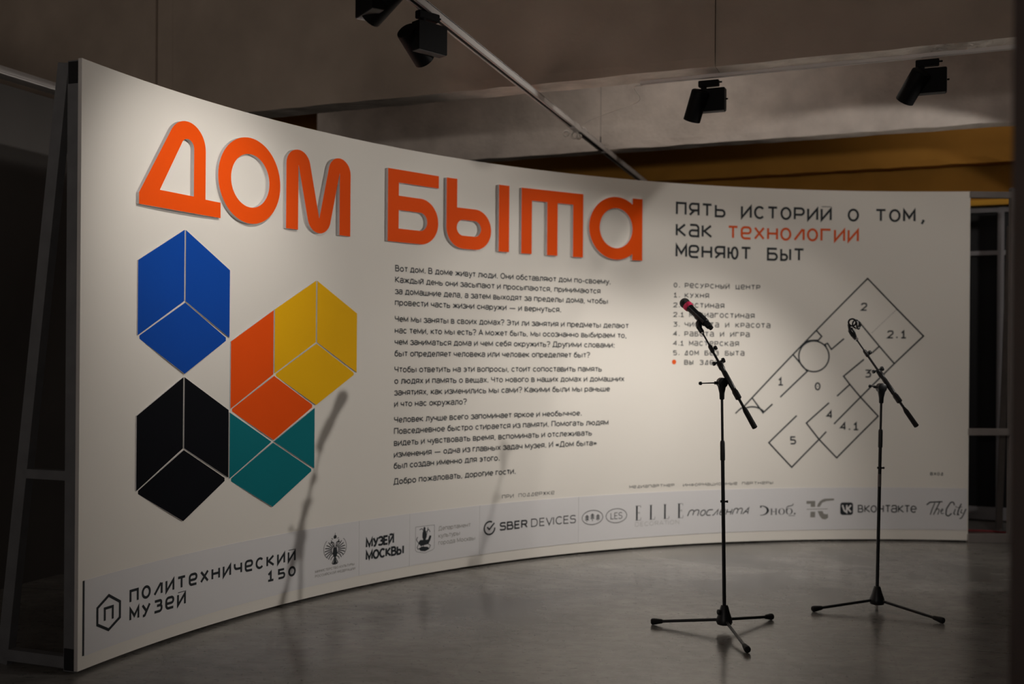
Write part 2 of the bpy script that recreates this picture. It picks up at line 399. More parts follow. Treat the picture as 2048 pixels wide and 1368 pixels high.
letter([[(2.066, LB), (2.066, LT), (2.441, LT), (2.441, 2.289), (2.144, 2.289), (2.144, 2.214)] + ap(2.306, 2.081, .133, 90, -90),
        [(2.144, 2.131)] + arc(2.300, 2.079, .054, .053, 90, -90, 16) + [(2.144, 2.026)]], 'orange flag-topped letter opening the second title word')
letter([[(2.501, 2.363), (2.579, 2.363), (2.579, 2.192)] + arc(2.716, 2.069, .123, .123, 90, -90, 22) + arc(2.625, 2.070, .124, .124, 270, 180, 16),
        [(2.625, 2.120)] + arc(2.712, 2.0725, .0475, .0475, 90, -90, 14) + arc(2.625, 2.0725, .0475, .0475, 270, 90, 14)], 'orange letter with a lower bowl and tall left stem')
letter([[(2.896, LB), (2.975, LB), (2.975, LT), (2.896, LT)]], 'plain upright orange bar letter')
letter([[(3.074, LB), (3.152, LB), (3.152, 2.287), (3.268, 2.287), (3.268, LB), (3.348, LB), (3.348, 2.287), (3.469, 2.287), (3.469, LB), (3.549, LB), (3.549, LT), (3.074, LT)]], 'orange three-legged flat-topped letter')
a_ = math.degrees(math.acos(.125 / .2075))
letter([arc(3.804, 2.155, .2075, .2085, a_, 360 - a_, 50) + [(3.929, LB), (4.008, LB), (4.008, LT), (3.929, LT)],
        arc(3.803, 2.156, .126, .133, 0, 360, 48)[:-1]], 'round orange letter with a right stem, last of the title')

# hexagon tiles ---------------------------------------------------------
HA = .3365; HW = HA * math.sqrt(3) / 2
def hexv(c, k): a = math.radians(90 - 60 * k); return (c[0] + HA * math.cos(a) * 1.0, c[1] + HA * math.sin(a))   # 0 top,1 ur,2 lr,3 bottom,4 ll,5 ul
def inset(p, d):
    n = len(p); c = [sum(q[i] for q in p) / n for i in (0, 1)]; out = []
    for i in range(n):
        a, b, e = Vector(p[i - 1]), Vector(p[i]), Vector(p[(i + 1) % n]); u = (a - b).normalized(); v = (e - b).normalized()
        m = (u + v).normalized(); out.append(tuple(b + m * (d / math.sin(u.angle(v) / 2))))
    return out
def tile(pts, m, label):
    bm = bmesh.new(); flat_poly(bm, [inset(pts, .0045)], .008, .0085, rigid=True); link('hexagon_tile', bm, [m, 'foam'], panel, smooth=None, label=label)
def rh(c, which):
    V = [hexv(c, k) for k in range(6)]
    return {'left': [c, V[0], V[5], V[4]], 'right': [c, V[2], V[1], V[0]], 'bottom': [c, V[4], V[3], V[2]], 'tri_left': [c, V[5], V[4]], 'tri_right': [c, V[2], V[1]]}[which]
cb, ck, cy_, co, ct = (.697, 1.540), (.695, .864), (1.572, 1.364), (1.281, 1.196), (1.277, .857)
for nm, c, m, ws in (('blue', cb, 'blue', ('left', 'right', 'bottom')), ('black', ck, 'black', ('left', 'right', 'bottom')), ('yellow', cy_, 'yellow', ('left', 'right', 'bottom')),
                     ('orange', co, 'orange', ('left', 'bottom')), ('teal', ct, 'teal', ('tri_left', 'tri_right', 'bottom'))):
    for q in ws: tile(rh(c, q), m, '%s %s tile of the %s cube' % (nm, {'tri_left': 'small left', 'tri_right': 'small right'}.get(q, q), nm))

# logo plates -----------------------------------------------------------
PO = .0025
def strip_v(s): return .377 + .0012 * (s - .9), .070 + .003 * (s - .9)
for a, b in ((.118, 1.888), (1.8895, 2.256), (2.2575, 2.780), (2.7815, 3.539), (3.5405, 6.432)):
    bm = bmesh.new(); n = max(3, int((b - a) / .03)); rows = []
    for i in range(n + 1):
        s = a + (b - a) * i / n; t, l = strip_v(s)
        rows.append([bm.verts.new(on(s, l, PO)), bm.verts.new(on(s, t, PO)), bm.verts.new(on(s, t, .0002)), bm.verts.new(on(s, l, .0002))])
    for p, q in zip(rows, rows[1:]):
        for k in range(4): bm.faces.new((p[k], p[(k + 1) % 4], q[(k + 1) % 4], q[k]))
    bm.faces.new(rows[0]); bm.faces.new(rows[-1])
    link('logo_plate', bm, 'plate', panel)
bm = bmesh.new(); flat_poly(bm, [[(.109, .070), (.1165, .070), (.1165, .375), (.109, .375)]], .0022, .002); link('edge_gap', bm, ['ink', 'ink'], panel, label='dark gap at the left end of the logo plates, drawn as a thin black strip')  # black strip drawn in for the dark gap at the plates' end

# ------------------------------------------------------------------ stroke lettering
# unicase square display face: strokes in a unit box; third number is a corner radius; ('e', cx, cy, rx, ry, a0, a1) is an arc
E_ = lambda *a: ('e',) + a
R3 = .3
MONO = {
 'п': [[(0, 0), (0, 1), (1, 1), (1, 0)]], 'я': [[(1, 0), (1, 1), (0, 1, R3), (0, .42, R3), (1, .42)], [(.55, .42), (0, 0)]],
 'т': [[(0, 1), (1, 1)], [(.5, 1), (.5, 0)]], 'ь': [[(0, 1), (0, 0), (1, 0, R3), (1, .56, R3), (0, .56)]],
 'и': [[(0, 1), (0, 0), (1, 1), (1, 0)]], 'й': [[(0, 1), (0, 0), (1, 1), (1, 0)], [(0, 1.22, 't'), (1, 1.22, 't')]],
 'с': [E_(.52, .5, .52, .5, 42, 318)], 'о': [E_(.5, .5, .5, .5, 0, 360)], 'р': [[(0, 0), (0, 1), (1, 1, R3), (1, .42, R3), (0, .42)]],
 'к': [[(0, 1), (0, 0)], [(.95, 1), (.2, .5), (1, 0)], [(0, .5), (.25, .5)]], 'а': [[(.05, 1), (1, 1, R3), (1, 0), (0, 0, .26), (0, .52, .26), (1, .52)]],
 'е': [[(1, 0), (0, 0, R3), (0, 1, R3), (1, 1, R3), (1, .46, .26), (0, .46)]], 'х': [[(0, 0), (1, 1)], [(0, 1), (1, 0)]],
 'н': [[(0, 0), (0, 1)], [(1, 0), (1, 1)], [(0, .52), (1, .52)]], 'л': [[(0, 0), (.9, 1)], [(1, 1), (1, 0)]], 'г': [[(0, 0), (0, 1), (1, 1)]],
 'м': [[(0, 0), (0, 1), (.55, .3), (1.1, 1), (1.1, 0)]], 'ю': [[(0, 0), (0, 1)], [(0, .5), (.4, .5)], E_(.7, .5, .32, .5, 0, 360)],
 'б': [[(1, 1), (0, 1), (0, 0), (1, 0, R3), (1, .56, R3), (0, .56)]], 'ы': [[(0, 1), (0, 0), (.66, 0, R3), (.66, .5, R3), (0, .5)], [(1, 1), (1, 0)]],
 'в': [[(0, .53), (0, 1), (.9, 1, .22), (.9, .53, .22), (0, .53)], [(0, .53), (0, 0), (1, 0, .24), (1, .53, .24), (.6, .53)]],
 'у': [[(0, 1), (.55, .38)], [(1, 1), (.3, 0, .1), (.05, 0)]], 'з': [[(.05, 1), (1, 1, R3), (.9, .55, .2), (.35, .55)], [(.6, .55), (1, .55, .2), (1, 0, R3), (0, 0)]],
 'д': [[(0, 0), (1, 0)], [(.12, 0), (.6, 1, .12), (.85, 1, .2), (.85, 0)]], 'ж': [[(.5, 0), (.5, 1)], [(0, 1), (.45, .5), (0, 0)], [(1, 1), (.55, .5), (1, 0)]],
 'ф': [E_(.5, .5, .5, .34, 0, 360), [(.5, 0), (.5, 1)]], 'ц': [[(0, 1), (0, 0), (1, 0), (1, -.2)], [(.85, 1), (.85, 0)]],
 'ч': [[(0, 1), (0, .45, R3), (1, .45)], [(1, 1), (1, 0)]],
 '0': [E_(.5, .5, .45, .5, 0, 360), [(.44, .5), (.56, .5)]], '1': [[(.1, .72), (.5, 1), (.5, 0)], [(.05, 0), (.95, 0)]],
 '2': [[(.02, .75), (.02, 1, .28), (.98, 1, .28), (.98, .62, .2), (0, 0), (1, 0)]], '3': [[(.02, 1), (.98, 1), (.45, .6), (1, .6, .26), (1, 0, R3), (0, 0)]],
 '4': [[(.78, 0), (.78, 1), (.02, .3), (1, .3)]], '5': [[(.95, 1), (.06, 1), (.06, .56), (1, .56, .28), (1, 0, R3), (0, 0)]],
 '.': [[(.36, .06), (.60, .06)], [(.48, .0), (.48, .12)]], ',': [[(.60, .10), (.46, -.02)], [(.62, .10), (.36, -.26)]], 'O': [E_(.5, .5, .5, .5, 0, 360)],
}
def emit_glyph(bm, strokes, fx, fy, w_, off, k=1.):
    for st in strokes:
        if st[0] == 'e':
            _, cx, cy, rx, ry, a0, a1 = st; p = [(fx(x), fy(y)) for x, y in arc(cx, cy, rx, ry, a0, a1, 26)]
            ribbon(bm, p[:-1] if a1 - a0 >= 360 else p, w_, off, closed=(a1 - a0 >= 360))
        else:
            thin = any(len(q) > 2 and q[2] == 't' for q in st)
            pts = [(fx(q[0]), fy(q[1])) + ((q[2] * k,) if len(q) > 2 and q[2] != 't' else ()) for q in st]
            cl = len(pts) > 2 and math.hypot(pts[0][0] - pts[-1][0], pts[0][1] - pts[-1][1]) < 1e-6
            ribbon(bm, fillet(pts[:-1] if cl else pts, cl), w_ * (.28 if thin else 1), off, closed=cl)
def mono(bm, text, s, v, pitch, gw, gh, sw, off=.0008, slant=0.):
    for i, ch in enumerate(text):
        if ch not in MONO: continue
        x0 = s + i * pitch + sw / 2; wd = gw - sw; ht = gh - sw; y0 = v + sw / 2
        emit_glyph(bm, MONO[ch], lambda x: x0 + x * wd, lambda y: y0 + y * ht, sw, off, ht) if not slant else emit_glyph_sl(bm, MONO[ch], x0, y0, wd, ht, sw, off, slant)
def emit_glyph_sl(bm, strokes, x0, y0, wd, ht, sw, off, sl):
    for st in strokes:
        p = arc(*st[1:7], 26) if st[0] == 'e' else fillet([tuple(q) for q in st])
        ribbon(bm, [(x0 + x * wd + y * sl * ht, y0 + y * ht) for x, y in p], sw, off)
def line_obj(fn, m='ink', label=None, name='printed_line'):
    bm = bmesh.new(); fn(bm); return link(name, bm, m, panel, smooth=None, label=label)

X = .75
BODY = {  # advance, strokes ; unit = cap height
 'а': (.56, [[(.03, .58), (.08, X, .12), (.40, X, .16), (.40, 0)], [(.40, .40), (0, .40, .17), (0, 0, .17), (.36, 0, .12), (.40, .16)]]),
 'б': (.58, [E_(.21, .33, .21, .33, 0, 360), [(.38, 1), (.08, .90, .25), (0, .36)]]),
 'в': (.54, [[(0, .37), (0, X), (.33, X, .15), (.33, .37, .15), (0, .37)], [(0, .37), (0, 0), (.38, 0, .17), (.38, .37, .17), (.2, .37)]]),
 'г': (.42, [[(0, 0), (0, X), (.31, X)]]), 'д': (.62, [[(-.02, -.18), (-.02, 0), (.48, 0), (.48, -.18)], [(.06, 0), (.13, X), (.41, X), (.41, 0)]]),
 'е': (.56, [E_(.21, .35, .21, .35, 0, 318), [(0, .35), (.42, .35)]]), 'ж': (.76, [[(.31, 0), (.31, X)], [(0, X), (.27, .36), (-.02, 0)], [(.62, X), (.35, .36), (.64, 0)]]),
 'з': (.50, [[(.0, .60), (.05, X, .1), (.34, X, .15), (.34, .38, .15), (.15, .38)], [(.2, .38), (.38, .38, .16), (.38, 0, .17), (.02, 0, .12), (-.03, .12)]]),
 'и': (.58, [[(0, X), (0, 0), (.40, X), (.40, 0)]]), 'й': (.58, [[(0, X), (0, 0), (.40, X), (.40, 0)], [(.08, .98), (.1, .86, .08), (.3, .86, .08), (.32, .98)]]),
 'к': (.52, [[(0, 0), (0, X)], [(.38, X), (.06, .36), (.41, 0)]]), 'л': (.58, [[(-.04, 0), (.07, 0, .06), (.10, X), (.40, X), (.40, 0)]]),
 'м': (.70, [[(0, 0), (0, X), (.26, .12), (.52, X), (.52, 0)]]), 'н': (.58, [[(0, 0), (0, X)], [(.40, 0), (.40, X)], [(0, .36), (.40, .36)]]),
 'о': (.60, [E_(.215, .35, .215, .35, 0, 360)]), 'п': (.57, [[(0, 0), (0, X), (.39, X), (.39, 0)]]), 'р': (.60, [[(0, -.28), (0, X)], E_(.21, .35, .21, .35, 0, 360)]),
 'с': (.54, [E_(.21, .35, .21, .35, 42, 318)]), 'т': (.50, [[(0, X), (.38, X)], [(.19, X), (.19, 0)]]), 'у': (.50, [[(-.02, X), (.19, .04)], [(.40, X), (.13, -.28, .12), (.0, -.28)]]),
 'ф': (.76, [E_(.29, .35, .29, .35, 0, 360), [(.29, -.25), (.29, .95)]]), 'х': (.52, [[(0, 0), (.38, X)], [(0, X), (.38, 0)]]),
 'ц': (.62, [[(0, X), (0, 0), (.48, 0), (.48, -.18)], [(.39, X), (.39, 0)]]), 'ч': (.54, [[(0, X), (0, .30, .15), (.37, .30)], [(.37, X), (.37, 0)]]),
 'ш': (.78, [[(0, X), (0, 0), (.60, 0), (.60, X)], [(.30, 0), (.30, X)]]), 'щ': (.84, [[(0, X), (0, 0), (.69, 0), (.69, -.18)], [(.60, X), (.60, 0)], [(.30, 0), (.30, X)]]),
 'ы': (.74, [[(0, X), (0, 0), (.34, 0, .17), (.34, .41, .17), (0, .41)], [(.56, X), (.56, 0)]]), 'ь': (.53, [[(0, X), (0, 0), (.37, 0, .17), (.37, .41, .17), (0, .41)]]),
 'э': (.54, [E_(.17, .35, .21, .35, -138, 138), [(.1, .36), (.38, .36)]]), 'ю': (.80, [[(0, 0), (0, X)], [(0, .35), (.2, .35)], E_(.41, .35, .2, .35, 0, 360)]),
 'я': (.55, [[(.38, 0), (.38, X), (0, X, .17), (0, .29, .17), (.38, .29)], [(.17, .29), (-.01, 0)]]),
 'А': (.64, [[(-.02, 0), (.25, 1), (.52, 0)], [(.08, .3), (.42, .3)]]), 'В': (.64, [[(0, .53), (0, 1), (.40, 1, .22), (.40, .53, .22), (0, .53)], [(0, .53), (0, 0), (.46, 0, .24), (.46, .53, .24), (.2, .53)]]),
 'О': (.74, [E_(.28, .5, .28, .5, 0, 360)]), 'К': (.64, [[(0, 0), (0, 1)], [(.46, 1), (.06, .48), (.50, 0)]]), 'Ч': (.62, [[(0, 1), (0, .45, .2), (.44, .45)], [(.44, 1), (.44, 0)]]),
 'Э': (.68, [E_(.2, .5, .3, .5, -132, 132), [(.12, .5), (.5, .5)]]), 'Д': (.74, [[(-.02, -.2), (-.02, 0), (.58, 0), (.58, -.2)], [(.06, 0), (.15, 1), (.50, 1), (.50, 0)]]),
 'П': (.66, [[(0, 0), (0, 1), (.48, 1), (.48, 0)]]), 'И': (.66, [[(0, 1), (0, 0), (.48, 1), (.48, 0)]]), 'Й': (.66, [[(0, 1), (0, 0), (.48, 1), (.48, 0)], [(.1, 1.24), (.14, 1.12, .1), (.34, 1.12, .1), (.38, 1.24)]]),
 'М': (.80, [[(0, 0), (0, 1), (.31, .1), (.62, 1), (.62, 0)]]), 'У': (.60, [[(-.02, 1), (.24, .32)], [(.48, 1), (.16, 0, .1), (.0, 0)]]),
 'З': (.58, [[(-.02, .85), (.05, 1, .15), (.40, 1, .2), (.40, .53, .2), (.15, .53)], [(.2, .53), (.44, .53, .2), (.44, 0, .22), (.02, 0, .15), (-.03, .15)]]),
 'Е': (.56, [[(.40, 1), (0, 1), (0, 0), (.40, 0)], [(0, .52), (.36, .52)]]), 'С': (.70, [E_(.28, .5, .28, .5, 42, 318)]), 'Ы': (.86, [[(0, 1), (0, 0), (.40, 0, .22), (.40, .55, .22), (0, .55)], [(.66, 1), (.66, 0)]]),
 'S': (.60, [[(.42, .86), (.36, 1, .12), (0, 1, .22), (0, .54, .2), (.43, .50, .2), (.43, 0, .22), (.02, 0, .12), (-.02, .15)]]), 'B': (.64, [[(0, .53), (0, 1), (.40, 1, .22), (.40, .53, .22), (0, .53)], [(0, .53), (0, 0), (.46, 0, .24), (.46, .53, .24), (.2, .53)]]),
 'E': (.58, [[(.40, 1), (0, 1), (0, 0), (.40, 0)], [(0, .52), (.36, .52)]]), 'R': (.64, [[(0, 0), (0, 1), (.43, 1, .24), (.43, .48, .24), (0, .48)], [(.25, .48), (.46, 0)]]),
 'D': (.72, [[(0, 0), (0, 1), (.50, 1, .4), (.50, 0, .4), (0, 0)]]), 'V': (.62, [[(-.02, 1), (.24, 0), (.5, 1)]]), 'I': (.22, [[(0, 0), (0, 1)]]), 'C': (.68, [E_(.28, .5, .28, .5, 42, 318)]),
 'L': (.52, [[(0, 1), (0, 0), (.38, 0)]]), 'O': (.76, [E_(.28, .5, .28, .5, 0, 360)]), 'A': (.64, [[(-.02, 0), (.25, 1), (.52, 0)], [(.08, .3), (.42, .3)]]), 'T': (.58, [[(0, 1), (.46, 1)], [(.23, 1), (.23, 0)]]), 'N': (.68, [[(0, 0), (0, 1), (.48, 0), (.48, 1)]]),
 '.': (.26, [[(.0, .01), (.12, .01)]]), ',': (.26, [[(.08, .05), (.0, -.18)]]), ':': (.28, [[(0, .02), (.12, .02)], [(0, .62), (.12, .62)]]), '?': (.54, [[(0, .85), (.04, 1, .14), (.38, 1, .2), (.38, .6, .2), (.19, .45, .1), (.19, .26)], [(.13, .01), (.25, .01)]]),
 '-': (.38, [[(0, .34), (.24, .34)]]), '—': (.95, [[(0, .34), (.8, .34)]]), '«': (.58, [[(.18, .6), (0, .36), (.18, .12)], [(.4, .6), (.22, .36), (.4, .12)]]), '»': (.58, [[(0, .6), (.18, .36), (0, .12)], [(.22, .6), (.4, .36), (.22, .12)]]), ' ': (.30, []),
}
def body(bm, text, s, v, cap, s1=None, wt=.14, off=.0008, slant=0.):
    adv = sum(BODY[c][0] for c in text) - .17
    k = (s1 - s - cap * wt) / (adv * cap) if s1 else .9
    x = s + cap * wt / 2
    for c in text:
        a, st = BODY[c]
        if slant: emit_glyph_sl(bm, [q if q[0] == 'e' else [tuple(z) for z in q] for q in st], x, v + cap * wt / 2, cap * k, cap * (1 - wt), cap * wt, off, slant)
        else: emit_glyph(bm, st, lambda t, x=x: x + t * cap * k, lambda t: v + cap * wt / 2 + t * cap * (1 - wt), cap * wt, off, cap * .95)
        x += a * cap * k

PARA = [('Вот дом. В доме живут люди. Они обставляют дом по-своему.', 1.781, 3.776), ('Каждый день они засыпают и просыпаются, принимаются', 1.716, 3.698),
 ('за домашние дела, а затем выходят за пределы дома, чтобы', 1.650, 3.756), ('провести часть жизни снаружи — и вернуться.', 1.585, 3.396),
 ('Чем мы заняты в своих домах? Эти ли занятия и предметы делают', 1.491, 3.917), ('нас теми, кто мы есть? А может быть, мы осознанно выбираем то,', 1.425, 3.903),
 ('чем заниматься дома и чем себя окружить? Другими словами:', 1.359, 3.812), ('быт определяет человека или человек определяет быт?', 1.292, 3.620),
 ('Чтобы ответить на эти вопросы, стоит сопоставить память', 1.200, 3.712), ('о людях и память о вещах. Что нового в наших домах и домашних', 1.134, 3.886),
 ('занятиях, как изменились мы сами? Какими были мы раньше', 1.068, 3.776), ('и что нас окружало?', 1.002, 2.677),
 ('Человек лучше всего запоминает яркое и необычное.', .911, 3.560), ('Повседневное быстро стирается из памяти. Помогать людям', .845, 3.768),
 ('видеть и чувствовать время, вспоминать и отслеживать', .778, 3.639), ('изменения — одна из главных задач музея. И «Дом быта»', .711, 3.678),
 ('был создан именно для этого.', .646, 2.931), ('Добро пожаловать, дорогие гости.', .556, 3.055)]
BODY['Т'] = BODY['T']; BODY['р'] = BODY['р']
for tx, v, s1 in PARA: line_obj(lambda bm: body(bm, tx, 2.137, v, .0375, s1, .168))

# headline at the right
HP = dict(pitch=.0997, gw=.083, gh=.093, sw=.0158)
line_obj(lambda bm: mono(bm, 'пять историй о том,', 4.276, 2.273, **HP))
line_obj(lambda bm: mono(bm, 'как', 4.276, 2.127, **HP))
line_obj(lambda bm: mono(bm, 'технологии', 4.276 + 4 * .0997, 2.127, **HP), 'ink_orange', 'orange printed word inside the black headline')
line_obj(lambda bm: mono(bm, 'меняют быт', 4.276, 1.983, **HP))
# list of rooms
LST = [('0.', 'ресурсный центр', 1.777), ('1.', 'кухня', 1.709), ('2.', 'гостиная', 1.641), ('2.1', 'медиагостиная', 1.575), ('3.', 'чистота и красота', 1.509),
       ('4.', 'работа и игра', 1.444), ('4.1', 'мастерская', 1.379), ('5.', 'дом без быта', 1.313), ('', 'вы здесь', 1.248)]
for nmb, tx, v in LST:
    def fn(bm):
        LP = dict(pitch=.0390, gw=.0315, gh=.0335, sw=.0060)
        mono(bm, nmb[:1], 4.262, v, **LP)
        if len(nmb) > 1: mono(bm, '.', 4.262 + .031, v, **LP)
        if len(nmb) > 2: mono(bm, nmb[2], 4.262 + .054, v, **LP)
        mono(bm, tx, 4.385 if len(nmb) > 2 else 4.349, v, **LP)
    line_obj(fn, 'ink_list' if 'ink_list' in M else 'ink')
bm = bmesh.new(); flat_poly(bm, [arc(4.271, 1.267, .0165, .0165, 0, 360, 28)[:-1]], .0009); link('printed_dot', bm, 'ink_orange', panel, smooth=None, label='orange dot beside the last list line')

# printed floor plan
def plan(bm):
    W = .0104; o = .0009
    for p in ([(4.808, .957), (5.721, 1.870), (6.122, 1.463), (5.917, 1.265), (5.483, .833)],
              [(5.175, 1.325), (5.282, 1.206), (5.082, 1.023)], [(4.872, 1.016), (4.954, .913), (5.025, .975)],
              [(5.351, 1.493), (5.388, 1.455), (5.363, 1.427), (5.330, 1.426), (5.295, 1.424), (5.268, 1.412)], [(5.552, 1.440), (5.460, 1.363), (5.431, 1.406), (5.414, 1.398), (5.427, 1.365)],
              [(5.633, 1.510), (5.673, 1.547), (5.809, 1.388), (5.917, 1.265)], [(5.809, 1.388), (5.756, 1.340)],
              [(5.699, 1.294), (5.551, 1.173), (5.597, 1.115), (5.675, 1.025), (5.804, .890), (5.505, .593), (5.374, .724), (5.279, .840), (5.446, .984)], [(5.597, 1.115), (5.504, 1.031)],
              [(5.427, .779), (5.374, .724), (5.172, .528), (4.999, .703), (5.207, .893)]):
        ribbon(bm, p, W, o)
    ribbon(bm, arc(5.331, 1.313, .112, .109, 0, 360, 48)[:-1], W, o, closed=True)
    ribbon(bm, arc(4.872, .830, .128, .126, 122, 48, 14) , W, o)
    ribbon(bm, [(4.744, .909), (4.775, .937), (4.808, .957)], W, o)
    for i in range(17):
        t = i / 16; x, y = 5.755 + .17 * t, 1.483 + .163 * t; ribbon(bm, [(x, y), (x + .0045, y + .0043)], .004, o)
line_obj(plan, name='printed_plan')
def nums(bm):
    N_ = dict(gw=.047, gh=.058, sw=.0105, pitch=.047)
    for tx, x, y in (('2', 5.696, 1.668), ('1', 5.085, 1.133), ('0', 5.360, 1.100), ('3', 5.728, 1.193), ('4', 5.449, .900), ('5', 5.180, .718)):
        mono(bm, tx, x - .023, y - .029, **N_)
    for tx, x, y in (('2.1', 5.934, 1.473), ('4.1', 5.597, .817)):
        mono(bm, tx, x - .070, y - .029, **N_)
line_obj(nums, name='printed_numbers')

# captions above the strip
for tx, s, s1, v, h in (('при поддержке', 2.952, 3.353, .407, .023), ('медиапартнер', 3.933, 4.281, .414, .019), ('информационные партнеры', 4.347, 5.033, .411, .019)):
    p_ = (s1 - s) / (len(tx) - .2)
    line_obj(lambda bm: mono(bm, tx, s, v, p_, p_ * .80, h, .0030), 'ink')
line_obj(lambda bm: mono(bm, 'вход', 6.176, .472, .024, .019, .022, .004), 'ink')

# ------------------------------------------------------------------ logos on the plates
LO2 = PO + .0006
def logo(fn, m='ink', label=None): return line_obj(fn, m, label, 'printed_logo')
def museum(bm):
    c = [(.255, .285), (.320, .245), (.320, .178), (.255, .141), (.190, .177), (.190, .246)]
    ribbon(bm, c, .0120, LO2, closed=True)
    ribbon(bm, [(.2325, .184), (.2325, .2345), (.2785, .2345), (.2785, .182)], .0115, LO2)
    q = dict(pitch=.0722, gw=.055, gh=.059, sw=.0118, off=LO2)
    mono(bm, 'политехнический', .376, .223, **q); mono(bm, 'музей', .376, .145, **q)
    mono(bm, '15O', 1.247, .147, **dict(q, gh=.054, gw=.052))
logo(museum)
def eagle(bm):
    cx, w_, o = 1.717, .0026, LO2
    flat_poly(bm, [[(cx - .012, .255), (cx + .012, .255), (cx + .017, .222), (cx + .010, .205), (cx, .198), (cx - .010, .205), (cx - .017, .222)]], o)
    for sgn in (-1, 1):
        for k in range(8):    # wing feathers
            a = math.radians(20 + k * 17); r0, r1 = .022, .078 - .0012 * k
            p0 = (cx + sgn * r0 * math.sin(a * .9 + .2), .240 + r0 * math.cos(a) * .9); p1 = (cx + sgn * r1 * math.sin(a), .238 + r1 * math.cos(a) * .80)
            ribbon(bm, [p0, ((p0[0] + p1[0]) / 2 + sgn * .004, (p0[1] + p1[1]) / 2 + .003), p1], w_ * 2.0, o)
        ribbon(bm, arc(cx + sgn * .036, .252, .044, .052, 60 if sgn > 0 else 120, -70 if sgn > 0 else 250, 14), w_, o)
        ribbon(bm, fillet([(cx + sgn * .004, .250), (cx + sgn * .010, .282, .01), (cx + sgn * .028, .287, .006), (cx + sgn * .032, .278)]), w_ * 2.2, o)
        ribbon(bm, [(cx + sgn * .018, .297), (cx + sgn * .018, .305), (cx + sgn * .027, .305)], w_, o)
        ribbon(bm, [(cx + sgn * .008, .212), (cx + sgn * .026, .200), (cx + sgn * .030, .190)], w_ * 1.6, o)
        ribbon(bm, [(cx + sgn * .003, .200), (cx + sgn * .020, .172), (cx + sgn * .010, .163)], w_ * 2, o)
    flat_poly(bm, [[(cx, .203), (cx + .014, .168), (cx, .160), (cx - .014, .168)]], o)
    flat_poly(bm, [[(cx - .009, .303), (cx + .009, .303), (cx + .011, .316), (cx, .324), (cx - .011, .316)]], o); ribbon(bm, [(cx, .322), (cx, .334)], w_, o)
logo(eagle, 'ink_grey2' if 'ink_grey2' in M else 'ink')
logo(lambda bm: (body(bm, 'МИНИСТЕРСТВО КУЛЬТУРЫ', 1.578, .140, .0125, 1.856, .13, LO2), body(bm, 'РОССИЙСКОЙ ФЕДЕРАЦИИ', 1.578, .115, .0125, 1.861, .13, LO2)), 'ink_grey') if all(c in BODY for c in 'НТРЛЬФЦ') else None
BODY.update({'Н': (.66, [[(0, 0), (0, 1)], [(.46, 0), (.46, 1)], [(0, .52), (.46, .52)]]), 'Р': (.62, [[(0, 0), (0, 1), (.43, 1, .24), (.43, .45, .24), (0, .45)]]), 'Л': (.66, [[(-.03, 0), (.06, 0, .06), (.12, 1), (.48, 1), (.48, 0)]]),
             'Ь': (.6, [[(0, 1), (0, 0), (.42, 0, .22), (.42, .55, .22), (0, .55)]]), 'Ф': (.8, [E_(.3, .52, .3, .32, 0, 360), [(.3, 0), (.3, 1)]]), 'Ц': (.7, [[(0, 1), (0, 0), (.56, 0), (.56, -.2)], [(.46, 1), (.46, 0)]])})
logo(lambda bm: (body(bm, 'МИНИСТЕРСТВО КУЛЬТУРЫ', 1.578, .138, .0130, 1.856, .13, LO2), body(bm, 'РОССИЙСКОЙ ФЕДЕРАЦИИ', 1.578, .113, .0130, 1.861, .13, LO2)), 'ink_grey')
logo(lambda bm: (body(bm, 'МУЗЕЙ', 1.936, .219, .056, 2.143, .22, LO2), body(bm, 'МОСКВЫ', 1.936, .149, .056, 2.217, .22, LO2)))
def moscow(bm):
    o, w_ = LO2, .0022
    ribbon(bm, fillet([(2.300, .296), (2.440, .294), (2.440, .150, .02), (2.370, .136, .02), (2.300, .152, .02)], True), .0016, o, closed=True)
    flat_poly(bm, [[(2.352, .258), (2.366, .284), (2.380, .258), (2.384, .232), (2.374, .212), (2.358, .214), (2.350, .232)]], o)      # rider
    flat_poly(bm, [arc(2.366, .280, .008, .010, 0, 360, 12)[:-1]], o)
    flat_poly(bm, [[(2.318, .200), (2.335, .216), (2.392, .212), (2.404, .236), (2.418, .232), (2.410, .208), (2.396, .186), (2.340, .180)]], o)  # horse
    for p in ([(2.325, .196), (2.312, .176), (2.322, .160)], [(2.345, .184), (2.338, .160), (2.352, .150)], [(2.392, .188), (2.412, .176), (2.402, .160)], [(2.366, .262), (2.346, .282), (2.330, .276)],
              [(2.392, .284), (2.384, .246), (2.352, .160)], [(2.318, .204), (2.306, .222), (2.316, .236)], [(2.378, .258), (2.398, .272), (2.408, .256)]):
        ribbon(bm, p, w_ * 2, o)
    flat_poly(bm, [[(2.322, .168), (2.350, .176), (2.392, .170), (2.404, .156), (2.372, .146), (2.338, .152)]], o)                       # dragon
logo(moscow)
logo(lambda bm: (body(bm, 'Департамент', 2.471, .256, .026, 2.711, .11, LO2), body(bm, 'культуры', 2.471, .213, .026, 2.631, .11, LO2), body(bm, 'города Москвы', 2.471, .171, .026, 2.747, .11, LO2)), 'ink_grey')
def sber(bm):
    ribbon(bm, arc(2.856, .233, .040, .040, 62, 360, 36), .010, LO2)
    ribbon(bm, [(2.838, .240), (2.854, .224), (2.893, .262)], .010, LO2)
    body(bm, 'SBER', 2.934, .208, .053, 3.149, .19, LO2); body(bm, 'DEVICES', 3.174, .210, .053, 3.519, .12, LO2)
logo(sber)
